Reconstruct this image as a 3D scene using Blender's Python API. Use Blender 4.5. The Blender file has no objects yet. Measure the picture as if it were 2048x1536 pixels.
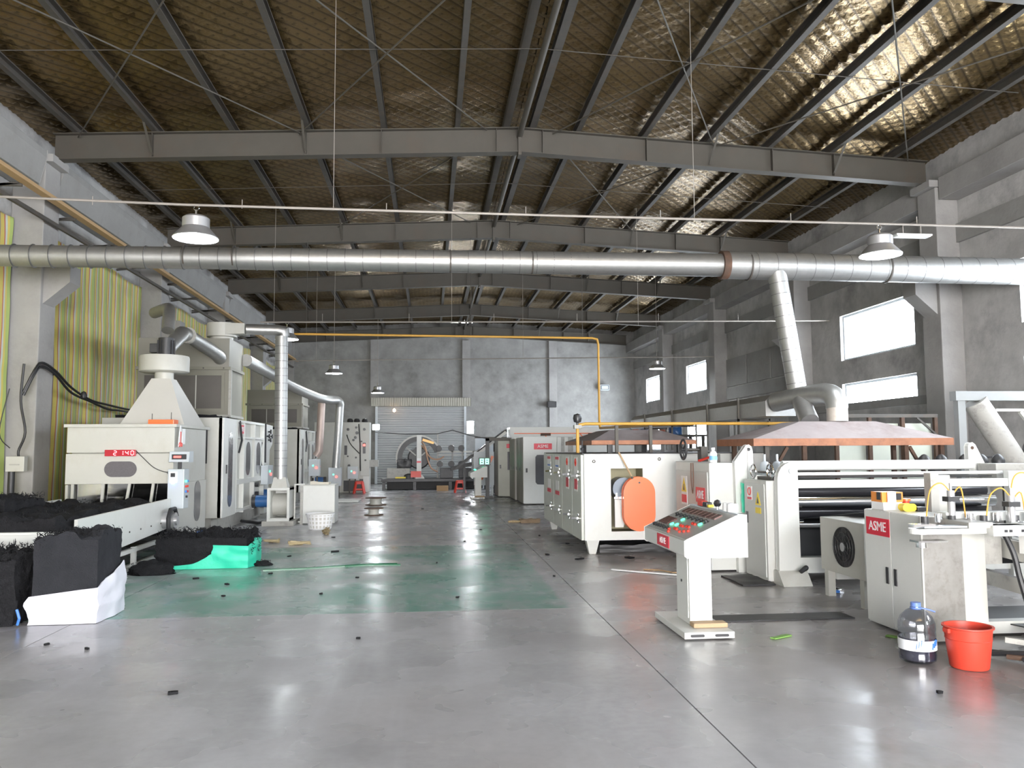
import bpy, bmesh, math, random
from mathutils import Vector, Matrix, noise
random.seed(7)
SC = bpy.context.scene
COL = SC.collection
R = math.radians

# ------------------------------------------------------------------ camera, world, exposure
YAW, PITCH, ROLL, FPX = math.atan(164/1620), math.atan(130/1620*math.cos(math.atan(164/1620))), R(0.3), 1620.0
cd = bpy.data.cameras.new('camera'); cam = bpy.data.objects.new('camera', cd); COL.objects.link(cam)
cd.sensor_fit = 'HORIZONTAL'; cd.sensor_width = 36.0; cd.lens = 36.0*FPX/2048.0
cd.clip_start = 0.05; cd.clip_end = 300
_f = Vector((math.sin(YAW)*math.cos(PITCH), math.cos(YAW)*math.cos(PITCH), math.sin(PITCH)))
_r0 = Vector((math.cos(YAW), -math.sin(YAW), 0)); _u0 = _r0.cross(_f)
_r = _r0*math.cos(ROLL) - _u0*math.sin(ROLL); _u = _u0*math.cos(ROLL) + _r0*math.sin(ROLL)
cam.matrix_world = Matrix(((_r.x, _u.x, -_f.x, 0), (_r.y, _u.y, -_f.y, 0), (_r.z, _u.z, -_f.z, 1.6), (0, 0, 0, 1)))
SC.camera = cam

w = bpy.data.worlds.new('overcast_sky'); SC.world = w; w.use_nodes = True
bg = w.node_tree.nodes['Background']
bg.inputs[0].default_value = (1.0, 0.985, 0.975, 1); bg.inputs[1].default_value = 26.0
SC.view_settings.view_transform = 'Standard'; SC.view_settings.look = 'None'
SC.view_settings.exposure = 0.8; SC.view_settings.gamma = 1.0
SC.view_settings.use_curve_mapping = False
SC.cycles.use_denoising = True
SC.cycles.max_bounces = 10; SC.cycles.diffuse_bounces = 6; SC.cycles.glossy_bounces = 4
SC.cycles.transparent_max_bounces = 12
SC.cycles.sample_clamp_indirect = 12.0
SC.cycles.caustics_reflective = False; SC.cycles.caustics_refractive = False

# hall dimensions (metres): x across, y along the hall away from the camera, z up
XL, XR, YN, YF = -6.95, 9.85, -8.0, 38.35
RIDGE, BAY, BEAM0 = 1.6, 6.0, 14.26
def roof_z(x, at_ridge=7.67): return at_ridge - 0.049*abs(x - RIDGE)

def portal(loc, rot, sx, sy):
    l = bpy.data.lights.new('daylight_portal', 'AREA'); l.shape = 'RECTANGLE'; l.size = sx; l.size_y = sy
    l.cycles.is_portal = True
    o = bpy.data.objects.new('daylight_portal', l); COL.objects.link(o); o.location = loc; o.rotation_euler = rot
WINDOWS = []      # (y0, y1, z0, z1) on the wall at XR
for k in (-3, -2, -1, 0, 2, 3):
    y = BEAM0 + k*BAY
    a, b = (y+1.25, y+4.25) if k < 2 else ((y+1.85, y+4.1) if k == 2 else (y+0.75, y+3.95))
    WINDOWS.append((a, b, 3.66, 4.74)); WINDOWS.append((a, b, 2.45 if k < 1 else 1.5, 3.1))
for a, b, c, d in WINDOWS:
    portal((XR+0.26, (a+b)/2, (c+d)/2), (0, R(90), 0), d-c, b-a)
DOOR = (-3.6, 6.4, 0.0, 3.8)   # open gate in the gable wall behind the camera
portal(((DOOR[0]+DOOR[1])/2, YN-0.26, 1.9), (R(90), 0, 0), DOOR[1]-DOOR[0], 3.8)

# ------------------------------------------------------------------ helpers
ORG = {}
class MB:
    def __init__(s): s.v = []; s.f = []
    def add(s, vs, fs):
        n = len(s.v); s.v += [Vector(p) for p in vs]; s.f += [tuple(i+n for i in q) for q in fs]; return s
    def box(s, x0, x1, y0, y1, z0, z1):
        return s.add([(x0,y0,z0),(x1,y0,z0),(x1,y1,z0),(x0,y1,z0),(x0,y0,z1),(x1,y0,z1),(x1,y1,z1),(x0,y1,z1)],
                     [(0,3,2,1),(4,5,6,7),(0,1,5,4),(1,2,6,5),(2,3,7,6),(3,0,4,7)])
    def obox(s, p, q, wd, ht, up=(0,0,1)):      # box along a line from p to q
        p, q = Vector(p), Vector(q); d = (q-p).normalized(); up = Vector(up)
        if abs(d.dot(up)) > .98: up = Vector((0,1,0))
        a = d.cross(up).normalized()*wd/2; b = a.cross(d).normalized()*ht/2
        return s.add([p-a-b,p+a-b,p+a+b,p-a+b,q-a-b,q+a-b,q+a+b,q-a+b],
                     [(0,3,2,1),(4,5,6,7),(0,1,5,4),(1,2,6,5),(2,3,7,6),(3,0,4,7)])
    def tube(s, pts, r, n=10, caps=True):
        pts = [Vector(p) for p in pts]; rs = r if isinstance(r, (list, tuple)) else [r]*len(pts)
        m = len(pts); ref = None; base = len(s.v)
        for i, p in enumerate(pts):
            t = (pts[min(i+1,m-1)]-pts[max(i-1,0)]).normalized()
            if ref is None:
                ref = Vector((0,0,1)) if abs(t.z) < .9 else Vector((0,1,0))
            a = (ref - t*ref.dot(t)).normalized(); ref = a; b = t.cross(a)
            k = 1.0
            if 0 < i < m-1:
                c = (pts[i]-pts[i-1]).normalized().dot((pts[i+1]-pts[i]).normalized()); k = 1/max(.6, math.sqrt((1+c)/2))
            for j in range(n):
                an = 2*math.pi*j/n; s.v.append(p + (a*math.cos(an)+b*math.sin(an))*rs[i]*k)
        for i in range(m-1):
            for j in range(n):
                a0 = base+i*n+j; a1 = base+i*n+(j+1)%n; s.f.append((a0,a1,a1+n,a0+n))
        if caps:
            s.f.append(tuple(base+j for j in reversed(range(n)))); s.f.append(tuple(base+(m-1)*n+j for j in range(n)))
        return s
    def hose(s, pts, r, n=8, k=5):       # tube through points, rounded off
        q = [Vector(p) for p in pts]; out = []
        for i in range(len(q)-1):
            a, b, c, d = q[max(i-1,0)], q[i], q[i+1], q[min(i+2,len(q)-1)]
            for j in range(k):
                t = j/k; out.append(.5*((2*b)+(c-a)*t+(2*a-5*b+4*c-d)*t*t+(3*b-a-3*c+d)*t*t*t))
        out.append(q[-1]); return s.tube(out, r, n)
    def cyl(s, p, q, r, n=16, r2=None): return s.tube([p, q], [r, r if r2 is None else r2], n)
    def lathe(s, prof, c, n=24, axis='z'):
        base = len(s.v)
        for r, h in prof:
            for j in range(n):
                a = 2*math.pi*j/n; u, v = r*math.cos(a), r*math.sin(a)
                s.v.append(Vector(c) + Vector({'z':(u,v,h),'x':(h,u,v),'y':(u,h,v)}[axis]))
        for i in range(len(prof)-1):
            for j in range(n):
                a0 = base+i*n+j; a1 = base+i*n+(j+1)%n; s.f.append((a0,a1,a1+n,a0+n))
        return s
    def prism(s, pts, axis, a0, a1):
        m = len(pts); base = len(s.v)
        for h in (a0, a1):
            for u, v in pts:
                s.v.append(Vector({'x':(h,u,v),'y':(u,h,v),'z':(u,v,h)}[axis]))
        s.f.append(tuple(base+i for i in range(m))); s.f.append(tuple(base+m+i for i in reversed(range(m))))
        for i in range(m):
            j = (i+1) % m; s.f.append((base+i, base+j, base+m+j, base+m+i))
        return s
    def frame(s, axis, u0, u1, v0, v1, t, a0, a1):  # rectangular ring in a plane
        P = lambda x0,x1,y0,y1: s.prism([(x0,y0),(x1,y0),(x1,y1),(x0,y1)], axis, a0, a1)
        P(u0,u1,v0,v0+t); P(u0,u1,v1-t,v1); P(u0,u0+t,v0+t,v1-t); P(u1-t,u1,v0+t,v1-t); return s
    def ring(s, c, rad, r, axis='y', n=24, m=8):   # torus
        c = Vector(c); base = len(s.v)
        for i in range(n):
            a = 2*math.pi*i/n
            for j in range(m):
                b = 2*math.pi*j/m; q = rad + r*math.cos(b); h = r*math.sin(b); u, v = q*math.cos(a), q*math.sin(a)
                s.v.append(c + Vector({'z':(u,v,h),'x':(h,u,v),'y':(u,h,v)}[axis]))
        for i in range(n):
            for j in range(m):
                s.f.append((base+i*m+j, base+i*m+(j+1)%m, base+((i+1)%n)*m+(j+1)%m, base+((i+1)%n)*m+j))
        return s
    def mesh(s, name, origin, smooth=False, bevel=0):
        me = bpy.data.meshes.new(name)
        me.from_pydata([v-origin for v in s.v], [], s.f)
        bm = bmesh.new(); bm.from_mesh(me)
        if bevel:
            es = [e for e in bm.edges if len(e.link_faces) == 2 and e.calc_face_angle(0) > R(40)]
            bmesh.ops.bevel(bm, geom=es, offset=bevel, segments=2, affect='EDGES', profile=.6, clamp_overlap=True)
        bmesh.ops.recalc_face_normals(bm, faces=bm.faces)
        if smooth:
            for f in bm.faces: f.smooth = True
            for e in bm.edges:
                if len(e.link_faces) == 2 and e.calc_face_angle(0) > R(38): e.smooth = False
        bm.to_mesh(me); bm.free(); return me

def stadium(cu, cv, wd, ht, n=8):
    r = min(wd, ht)/2; pts = []
    cs = [(cu+wd/2-r, cv+ht/2-r, 0), (cu-wd/2+r, cv+ht/2-r, 90), (cu-wd/2+r, cv-ht/2+r, 180), (cu+wd/2-r, cv-ht/2+r, 270)]
    for x, y, a in cs:
        for i in range(n+1):
            t = R(a+90*i/n); pts.append((x+r*math.cos(t), y+r*math.sin(t)))
    out = []
    for p in pts:
        if not out or (abs(p[0]-out[-1][0])+abs(p[1]-out[-1][1])) > 1e-5: out.append(p)
    if abs(out[0][0]-out[-1][0])+abs(out[0][1]-out[-1][1]) < 1e-5: out.pop()
    return out
def circ(cu, cv, r, n=24): return [(cu+r*math.cos(2*math.pi*i/n), cv+r*math.sin(2*math.pi*i/n)) for i in range(n)]

def tag(o, label=None, cat=None, group=None, kind=None):
    for k, v in (('label', label), ('category', cat), ('group', group), ('kind', kind)):
        if v: o[k] = v
    return o
def T(name, label, cat, loc, group=None):
    o = bpy.data.objects.new(name, None); COL.objects.link(o); o.location = loc; o.empty_display_size = .1
    ORG[o.name] = Vector(loc); return tag(o, label, cat, group)
def P(name, mb, mat, parent=None, smooth=False, bevel=0, label=None, kind=None):
    xs = [v.x for v in mb.v]; ys = [v.y for v in mb.v]; zs = [v.z for v in mb.v]
    org = Vector(((min(xs)+max(xs))/2, (min(ys)+max(ys))/2, min(zs)))
    me = mb.mesh(name, org, smooth, bevel); me.materials.append(mat)
    o = bpy.data.objects.new(name, me); COL.objects.link(o)
    o.location = org - (ORG[parent.name] if parent else Vector()); o.parent = parent; ORG[o.name] = org
    return tag(o, label, None, None, kind)
def thing(name, mb, mat, label, cat, group=None, **k):
    return tag(P(name, mb, mat, None, **k), label, cat, group)
def again(src, origin, parent=None):           # another piece sharing src's mesh, standing at `origin`
    o = src.copy(); COL.objects.link(o); o.parent = parent
    o.location = Vector(origin) - (ORG[parent.name] if parent else Vector()); ORG[o.name] = Vector(origin); return o
def kids(o): return [c for c in bpy.data.objects if c.parent == o]
def dup(root, loc, label=None, rz=0.0):
    r = root.copy(); COL.objects.link(r); r.location = loc; r.rotation_euler = (0, 0, rz)
    if label: r['label'] = label
    for ch in kids(root):
        c = ch.copy(); COL.objects.link(c); c.parent = r
        for g in kids(ch):
            d = g.copy(); COL.objects.link(d); d.parent = c
    return r

# ------------------------------------------------------------------ materials
MATS = {}
def mat(name, col, rough=.55, metal=0.0, var=.12, scale=3.0, bump=0.0, bscale=30.0, dirt=None, dirt_amt=.5, dscale=2.0, emit=None, estr=0, world=False, spec=.5, alpha=None, stretch=None):
    if name in MATS: return MATS[name]
    m = bpy.data.materials.new(name); m.use_nodes = True; nt = m.node_tree; N = nt.nodes; L = nt.links
    b = N['Principled BSDF']
    tc = N.new('ShaderNodeNewGeometry' if world else 'ShaderNodeTexCoord'); vec = tc.outputs['Position' if world else 'Object']
    if stretch:
        mp = N.new('ShaderNodeMapping'); mp.inputs['Scale'].default_value = stretch; L.new(vec, mp.inputs['Vector']); vec = mp.outputs['Vector']
    n1 = N.new('ShaderNodeTexNoise'); n1.inputs['Scale'].default_value = scale; n1.inputs['Detail'].default_value = 6; n1.inputs['Roughness'].default_value = .6
    L.new(vec, n1.inputs['Vector'])
    mx = N.new('ShaderNodeMix'); mx.data_type = 'RGBA'
    mx.inputs['A'].default_value = tuple(c*(1-var) for c in col)+(1,); mx.inputs['B'].default_value = tuple(min(1, c*(1+var)) for c in col)+(1,)
    L.new(n1.outputs['Fac'], mx.inputs['Factor']); out = mx.outputs['Result']
    if dirt:
        n2 = N.new('ShaderNodeTexNoise'); n2.inputs['Scale'].default_value = dscale; n2.inputs['Detail'].default_value = 8; n2.inputs['Roughness'].default_value = .7
        L.new(vec, n2.inputs['Vector'])
        rp = N.new('ShaderNodeMapRange'); rp.inputs['From Min'].default_value = .5; rp.inputs['From Max'].default_value = .78; rp.inputs['To Max'].default_value = dirt_amt
        L.new(n2.outputs['Fac'], rp.inputs['Value'])
        m2 = N.new('ShaderNodeMix'); m2.data_type = 'RGBA'; m2.inputs['B'].default_value = tuple(dirt)+(1,)
        L.new(rp.outputs['Result'], m2.inputs['Factor']); L.new(out, m2.inputs['A']); out = m2.outputs['Result']
    L.new(out, b.inputs['Base Color'])
    b.inputs['Roughness'].default_value = rough; b.inputs['Metallic'].default_value = metal
    b.inputs['Specular IOR Level'].default_value = spec
    if bump:
        n3 = N.new('ShaderNodeTexNoise'); n3.inputs['Scale'].default_value = bscale; n3.inputs['Detail'].default_value = 4
        L.new(vec, n3.inputs['Vector']); bp = N.new('ShaderNodeBump'); bp.inputs['Strength'].default_value = bump; bp.inputs['Distance'].default_value = .02
        L.new(n3.outputs['Fac'], bp.inputs['Height']); L.new(bp.outputs['Normal'], b.inputs['Normal'])
    if emit:
        b.inputs['Emission Color'].default_value = tuple(emit)+(1,); b.inputs['Emission Strength'].default_value = estr
    if alpha is not None:
        b.inputs['Alpha'].default_value = alpha
    MATS[name] = m; return m

WHITE = mat('machine_white_paint', (.66,.665,.635), .38, var=.05, dirt=(.36,.32,.25), dirt_amt=.22, dscale=3)
CREAM = mat('cream_paint', (.52,.515,.475), .42, var=.05, dirt=(.35,.3,.22), dirt_amt=.3, dscale=2.5)
GREYW = mat('worn_grey_white_paint', (.40,.39,.36), .5, var=.15, scale=6, dirt=(.1,.09,.08), dirt_amt=.75, dscale=6)
OLIVE = mat('olive_grey_paint_and_shade', (.21,.20,.165), .5, var=.08)  # paint of the chute towers; on the loom sides it paints in shade
LGREY = mat('light_grey_enamel', (.50,.54,.57), .35, var=.04)
STEEL = mat('dark_primed_steel', (.085,.078,.07), .6, .25, var=.3, scale=5, dirt=(.16,.1,.06), dirt_amt=.5)
BEAMC = mat('grey_painted_steel', (.082,.074,.062), .55, .1, var=.18, scale=2, dirt=(.1,.07,.05), dirt_amt=.5, dscale=1.5)
RUSTY = mat('rusty_steel', (.10,.06,.042), .8, .1, var=.4, scale=9, dirt=(.24,.10,.05), dirt_amt=.7, dscale=5)
ORANGER = mat('rust_orange_edge', (.36,.16,.09), .6, .2, var=.45, scale=6, dirt=(.16,.09,.07), dirt_amt=.7, dscale=9)
GALV = mat('galvanised_sheet', (.40,.40,.39), .45, .8, var=.14, scale=14, bump=.08, bscale=20)
CHROME = mat('polished_chrome', (.75,.75,.76), .1, 1.0, var=.03)
ROLLERW = mat('white_roller_paint', (.78,.78,.76), .25, var=.03)
BLACKR = mat('black_rubber', (.018,.018,.02), .5, var=.2)
BLACKP = mat('black_plastic', (.025,.025,.028), .35, var=.1)
DARK = mat('oily_dark_metal', (.05,.05,.052), .45, .3, var=.4, scale=8)
FIBRE = mat('black_fibre', (.020,.020,.022), .95, var=.5, scale=16, bump=.9, bscale=70, spec=.1)
FIBREG = mat('charcoal_pressed_fibre', (.034,.035,.040), .95, var=.35, scale=5, bump=.8, bscale=110, spec=.1)
SACKW = mat('white_woven_sack', (.60,.60,.66), .6, var=.04, bump=.25, bscale=12)
SACKG = mat('green_woven_sack', (.03,.55,.36), .5, var=.12, bump=.25, bscale=12)
ORANGE = mat('orange_enamel', (.85,.17,.045), .32, var=.05)
REDP = mat('red_plastic', (.70,.05,.03), .4, var=.1)
REDB = mat('red_bucket_plastic', (.60,.055,.03), .45, var=.15, scale=4, dirt=(.3,.06,.04), dirt_amt=.5)
REDSIGN = mat('red_sign', (.68,.02,.05), .35, var=.04)
WHITEP = mat('white_print', (.85,.85,.85), .5, var=.02)
YELLOWP = mat('yellow_print', (.85,.65,.05), .45, var=.04)
BLUEP = mat('blue_print', (.06,.2,.6), .4, var=.05)
YPIPE = mat('yellow_gas_pipe_paint', (.62,.34,.06), .45, var=.12, scale=8)
BLUEM = mat('blue_motor_paint', (.03,.12,.32), .35, var=.1)
GREENL = mat('green_indicator', (.05,.6,.3), .4, emit=(.1,1,.5), estr=1.6)
REDL = mat('red_indicator', (.7,.02,.02), .4, emit=(1,.06,.05), estr=4)
REDD = mat('red_display_digit', (.9,.1,.1), .4, emit=(1,.22,.25), estr=3.5)
REDBG = mat('red_display_glow_panel', (.25,.01,.02), .3, emit=(1,.02,.05), estr=.16)
CONCR = mat('grey_concrete', (.34,.33,.32), .8, var=.22, scale=1.6, bump=.3, bscale=14, dirt=(.17,.16,.16), dirt_amt=.55, dscale=.7, world=True)
CONCL = mat('pale_concrete', (.30,.295,.285), .8, var=.15, scale=1.5, bump=.25, bscale=14, dirt=(.2,.18,.16), dirt_amt=.5, world=True)
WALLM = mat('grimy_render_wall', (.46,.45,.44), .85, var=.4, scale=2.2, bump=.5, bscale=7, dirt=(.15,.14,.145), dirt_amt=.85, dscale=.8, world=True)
WOOD = mat('worn_wood', (.42,.29,.17), .7, var=.2, scale=12)
CABLE = mat('grey_cable_tray', (.34,.31,.28), .5, .3, var=.15)
GLASSD = mat('smoked_window', (.13,.13,.14), .15, var=.15, scale=5)
WOODY = mat('yellow_painted_timber', (.5,.33,.17), .6, var=.15)
LAMPW = mat('lit_lamp_diffuser', (.9,.9,.95), .4, emit=(.9,.96,1), estr=60)
ALU = mat('cast_aluminium', (.5,.5,.51), .35, .7, var=.08)
CARD = mat('brown_cardboard', (.4,.26,.14), .8, var=.1)

def glass_mat(name, tint=(.9,.95,1), gloss=.12):
    m = bpy.data.materials.new(name); m.use_nodes = True; N = m.node_tree.nodes; L = m.node_tree.links
    for n in list(N): N.remove(n)
    o = N.new('ShaderNodeOutputMaterial'); t = N.new('ShaderNodeBsdfTransparent'); g = N.new('ShaderNodeBsdfGlossy'); x = N.new('ShaderNodeMixShader')
    nz = N.new('ShaderNodeTexNoise'); nz.inputs['Scale'].default_value = 6
    mp = N.new('ShaderNodeMapRange'); mp.inputs['To Min'].default_value = gloss*.4; mp.inputs['To Max'].default_value = gloss*1.4
    L.new(nz.outputs['Fac'], mp.inputs['Value']); L.new(mp.outputs['Result'], x.inputs['Fac'])
    t.inputs['Color'].default_value = tuple(tint)+(1,); g.inputs['Roughness'].default_value = .08
    L.new(t.outputs[0], x.inputs[1]); L.new(g.outputs[0], x.inputs[2]); L.new(x.outputs[0], o.inputs[0]); return m
PANE = glass_mat('window_glass')
PETG = glass_mat('clear_bottle_plastic', (.78,.80,.86), .16)
FILM = glass_mat('clear_plastic_film', (.8,.8,.8), .35)

FACE = {'-y': Matrix(((1,0,0),(0,0,-1),(0,1,0))), '-x': Matrix(((0,0,-1),(-1,0,0),(0,1,0))), '+x': Matrix(((0,0,1),(1,0,0),(0,1,0)))}
def text(s, size, m, parent, at, face='-y', name='lettering', sx=1.0, rot=None):
    c = bpy.data.curves.new('lettering', 'FONT'); c.body = s; c.size = size; c.align_x = 'CENTER'; c.align_y = 'CENTER'; c.extrude = .002; c.resolution_u = 3
    o = bpy.data.objects.new('lettering_source', c); COL.objects.link(o)
    dg = bpy.context.evaluated_depsgraph_get(); me = bpy.data.meshes.new_from_object(o.evaluated_get(dg))
    bpy.data.objects.remove(o); bpy.data.curves.remove(c)
    M = (rot if rot is not None else FACE[face])
    for v in me.vertices:
        q = Vector((v.co.x*sx, v.co.y, v.co.z)); v.co = M @ q
    me.materials.clear(); me.materials.append(m)
    ob = bpy.data.objects.new(name, me); COL.objects.link(ob); ob.parent = parent
    ob.location = Vector(at) - (ORG[parent.name] if parent else Vector()); ORG[ob.name] = Vector(at); return ob

def red_sign(parent, at, wd, ht, face, word='ASME', t=.006):
    x, y, z = at; mb = MB()
    if face == '-y': mb.box(x-wd/2, x+wd/2, y-t, y, z-ht/2, z+ht/2); tp = (x, y-t-.002, z)
    elif face == '-x': mb.box(x-t, x, y-wd/2, y+wd/2, z-ht/2, z+ht/2); tp = (x-t-.002, y, z)
    else: mb.box(x, x+t, y-wd/2, y+wd/2, z-ht/2, z+ht/2); tp = (x+t+.002, y, z)
    s = P('name_plate', mb, REDSIGN, parent, label='red plate with white lettering')
    text(word, ht*.78, WHITEP, s, tp, face, sx=min(1.0, wd*.8/(ht*.78*2.55))); return s

# ------------------------------------------------------------------ structure: floor
def floor_material():
    m = bpy.data.materials.new('polished_concrete_floor'); m.use_nodes = True; N = m.node_tree.nodes; L = m.node_tree.links; b = N['Principled BSDF']
    g = N.new('ShaderNodeNewGeometry'); pos = g.outputs['Position']
    def noi(sc, det=6, rg=.6, st=None):
        v = pos
        if st:
            mp = N.new('ShaderNodeMapping'); mp.inputs['Scale'].default_value = st[0]; mp.inputs['Rotation'].default_value = (0,0,R(st[1])); L.new(pos, mp.inputs['Vector']); v = mp.outputs['Vector']
        n = N.new('ShaderNodeTexNoise'); n.inputs['Scale'].default_value = sc; n.inputs['Detail'].default_value = det; n.inputs['Roughness'].default_value = rg; L.new(v, n.inputs['Vector']); return n.outputs['Fac']
    def rng(f, a, c, d=0., e=1.):
        r = N.new('ShaderNodeMapRange'); r.interpolation_type = 'SMOOTHSTEP'; r.inputs['From Min'].default_value = a; r.inputs['From Max'].default_value = c; r.inputs['To Min'].default_value = d; r.inputs['To Max'].default_value = e; L.new(f, r.inputs['Value']); return r.outputs['Result']
    def mix(f, A, B):
        x = N.new('ShaderNodeMix'); x.data_type = 'RGBA'; L.new(f, x.inputs['Factor'])
        for k, q in (('A', A), ('B', B)):
            if isinstance(q, tuple): x.inputs[k].default_value = q+(1,)
            else: L.new(q, x.inputs[k])
        return x.outputs['Result']
    def mth(op, p, q):
        x = N.new('ShaderNodeMath'); x.operation = op
        for i, v in enumerate((p, q)):
            if isinstance(v, (int, float)): x.inputs[i].default_value = v
            else: L.new(v, x.inputs[i])
        return x.outputs[0]
    c = mix(rng(noi(.55, 4, .5), .25, .75), (.40,.40,.41), (.48,.48,.495))
    c = mix(rng(noi(1.5, 4, .55), .40, .85, 0, .6), c, (.25,.245,.25))
    c = mix(rng(noi(1.1, 4, .55, ((1,.12,1), -32)), .40, .8, 0, .55), c, (.52,.52,.54))
    c = mix(rng(noi(.35, 3, .5), .45, .8, 0, .6), c, (.30,.26,.24))
    c = mix(rng(noi(14, 4, .6), .3, .75, 0, .22), c, (.25,.245,.25))
    c = mix(rng(noi(3.2, 4, .6, ((1,.06,1), 24)), .52, .8, 0, .45), c, (.55,.55,.57))
    c = mix(rng(noi(.8, 3, .5), .42, .8, 0, .5), c, (.27,.265,.275))
    sp0 = N.new('ShaderNodeSeparateXYZ'); L.new(pos, sp0.inputs[0])   # the slabs by the oven line are dirtier
    c = mix(mth('MULTIPLY', rng(sp0.outputs[0], 1.5, 2.6), rng(noi(.8, 5, .6), .25, .6, .25, .8)), c, (.235,.215,.205))
    # the patch of green floor paint, worn through in streaks
    sp = N.new('ShaderNodeSeparateXYZ'); L.new(pos, sp.inputs[0]); X, Y = sp.outputs[0], sp.outputs[1]
    wob = rng(noi(1.5, 3), .3, .7, -.05, .05)
    inx = mth('MULTIPLY', rng(mth('ADD', X, wob), -4.6, -4.5), rng(mth('ADD', X, wob), 1.36, 1.44, 1, 0))
    iny = mth('MULTIPLY', rng(Y, 8.19, 8.22), rng(mth('ADD', Y, wob), 13.72, 13.8, 1, 0))
    wear = mth('MULTIPLY', rng(noi(.75, 7, .65), .36, .60), rng(noi(1.6, 6, .65, ((1,.1,1), -28)), .66, .44, .35, 1))
    c = mix(mth('MULTIPLY', mth('MULTIPLY', inx, iny), mth('ADD', mth('MULTIPLY', wear, .65), .22)), c, (.07,.25,.18))
    L.new(c, b.inputs['Base Color'])
    L.new(rng(noi(1.3, 3, .5), .25, .75, .18, .38), b.inputs['Roughness'])
    bp = N.new('ShaderNodeBump'); bp.inputs['Strength'].default_value = .10; bp.inputs['Distance'].default_value = .02
    L.new(noi(5.5, 3, .5), bp.inputs['Height']); L.new(bp.outputs['Normal'], b.inputs['Normal'])
    return m
FLOORM = floor_material()
fl = P('floor', MB().box(XL-.3, XR+.3, YN-.3, YF+.3, -.25, -.02), CONCR, kind='structure')
xs = [XL-.25, -3.3, 1.63, 6.6, XR+.25]; ys = [YN-.25, -2.9, 2.65, 8.2, 13.76, 19.3, 24.9, 30.4, YF+.25]
for i in range(len(xs)-1):
    for j in range(len(ys)-1):
        gx = .005 if i in (1, 2) else .003
        P('slab', MB().box(xs[i]+gx, xs[i+1]-.005, ys[j]+.003, ys[j+1]-.003, -.02, 0), FLOORM, fl)

# ------------------------------------------------------------------ structure: walls
def wall_with_holes(name, axis, a0, a1, u0, u1, v0, v1, holes, m):
    us = sorted({u0, u1, *[h[0] for h in holes], *[h[1] for h in holes]}); vs = sorted({v0, v1, *[h[2] for h in holes], *[h[3] for h in holes]})
    mb = MB()
    for i in range(len(us)-1):
        run = None
        for j in range(len(vs)-1):
            cu, cv = (us[i]+us[i+1])/2, (vs[j]+vs[j+1])/2
            if any(h[0] < cu < h[1] and h[2] < cv < h[3] for h in holes): continue
            if axis == 'x': mb.box(a0, a1, us[i], us[i+1], vs[j], vs[j+1])
            else: mb.box(us[i], us[i+1], a0, a1, vs[j], vs[j+1])
    return P(name, mb, m, kind='structure')
wl = wall_with_holes('wall_left', 'x', XL-.25, XL, YN, YF, 0, 7.4, [], WALLM)
wr = wall_with_holes('wall_right', 'x', XR, XR+.25, YN, YF, 0, 7.4, WINDOWS, WALLM)
BACKH = []
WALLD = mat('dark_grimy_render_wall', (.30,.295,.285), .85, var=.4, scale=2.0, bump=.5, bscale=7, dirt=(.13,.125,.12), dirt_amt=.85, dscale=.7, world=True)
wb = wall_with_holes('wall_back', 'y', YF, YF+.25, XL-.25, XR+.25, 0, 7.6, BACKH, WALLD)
wf = wall_with_holes('wall_front', 'y', YN-.25, YN, XL-.25, XR+.25, 0, 7.6, [DOOR], WALLM)
# pilasters and bands cast onto the walls
n = 0
for x in (-6.5, -2.6, 1.70, 5.85):
    n += 1; P('trim_%d' % n, MB().box(x-.19, x+.19, YF-.12, YF-.002, 3.62 if x in (-2.6, 1.70) else 0, 6.75), CONCR, kind='structure')
for z0, z1, ya, yb in ((5.4, 5.75, 8, 38.2), (2.98+.2, 3.55, 20.6, 26.1), (2.45, 2.62, 14.4, 20.2)):
    n += 1; P('trim_%d' % n, MB().box(XR-.07, XR-.002, ya, yb, z0, z1), CONCL, kind='structure')
for y0 in (20.7, 22.5, 24.3):
    n += 1; P('trim_%d' % n, MB().box(XR-.05, XR-.002, y0, y0+1.7, 3.6, 4.5), CONCL, kind='structure')
for i, (a, b, c, d) in enumerate(WINDOWS):
    e = T('window_%d' % (i+1), None, None, (XR+.12, (a+b)/2, c)); e['kind'] = 'structure'
    P('window_frame', MB().frame('x', a, b, c, d, .05, XR+.08, XR+.16), LGREY, e)
    k = 2
    for q in range(k):
        P('pane', MB().box(XR+.115, XR+.12, a+.05+(b-a-.1)*q/k, a+.05+(b-a-.1)*(q+1)/k, c+.05, d-.05), PANE, e)
        if q: P('mullion', MB().box(XR+.10, XR+.14, a+.05+(b-a-.1)*q/k-.012, a+.05+(b-a-.1)*q/k+.012, c+.05, d-.05), LGREY, e)
for i, (a, b, c, d) in enumerate(BACKH):
    e = T('window_%d' % (len(WINDOWS)+i+1), None, None, ((a+b)/2, YF+.1, c)); e['kind'] = 'structure'
    P('window_frame', MB().frame('y', a, b, c, d, .02, YF+.08, YF+.14), LGREY, e)
    P('pane', MB().box(a+.02, b-.02, YF+.1, YF+.105, c+.02, d-.02), PANE, e)

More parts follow.
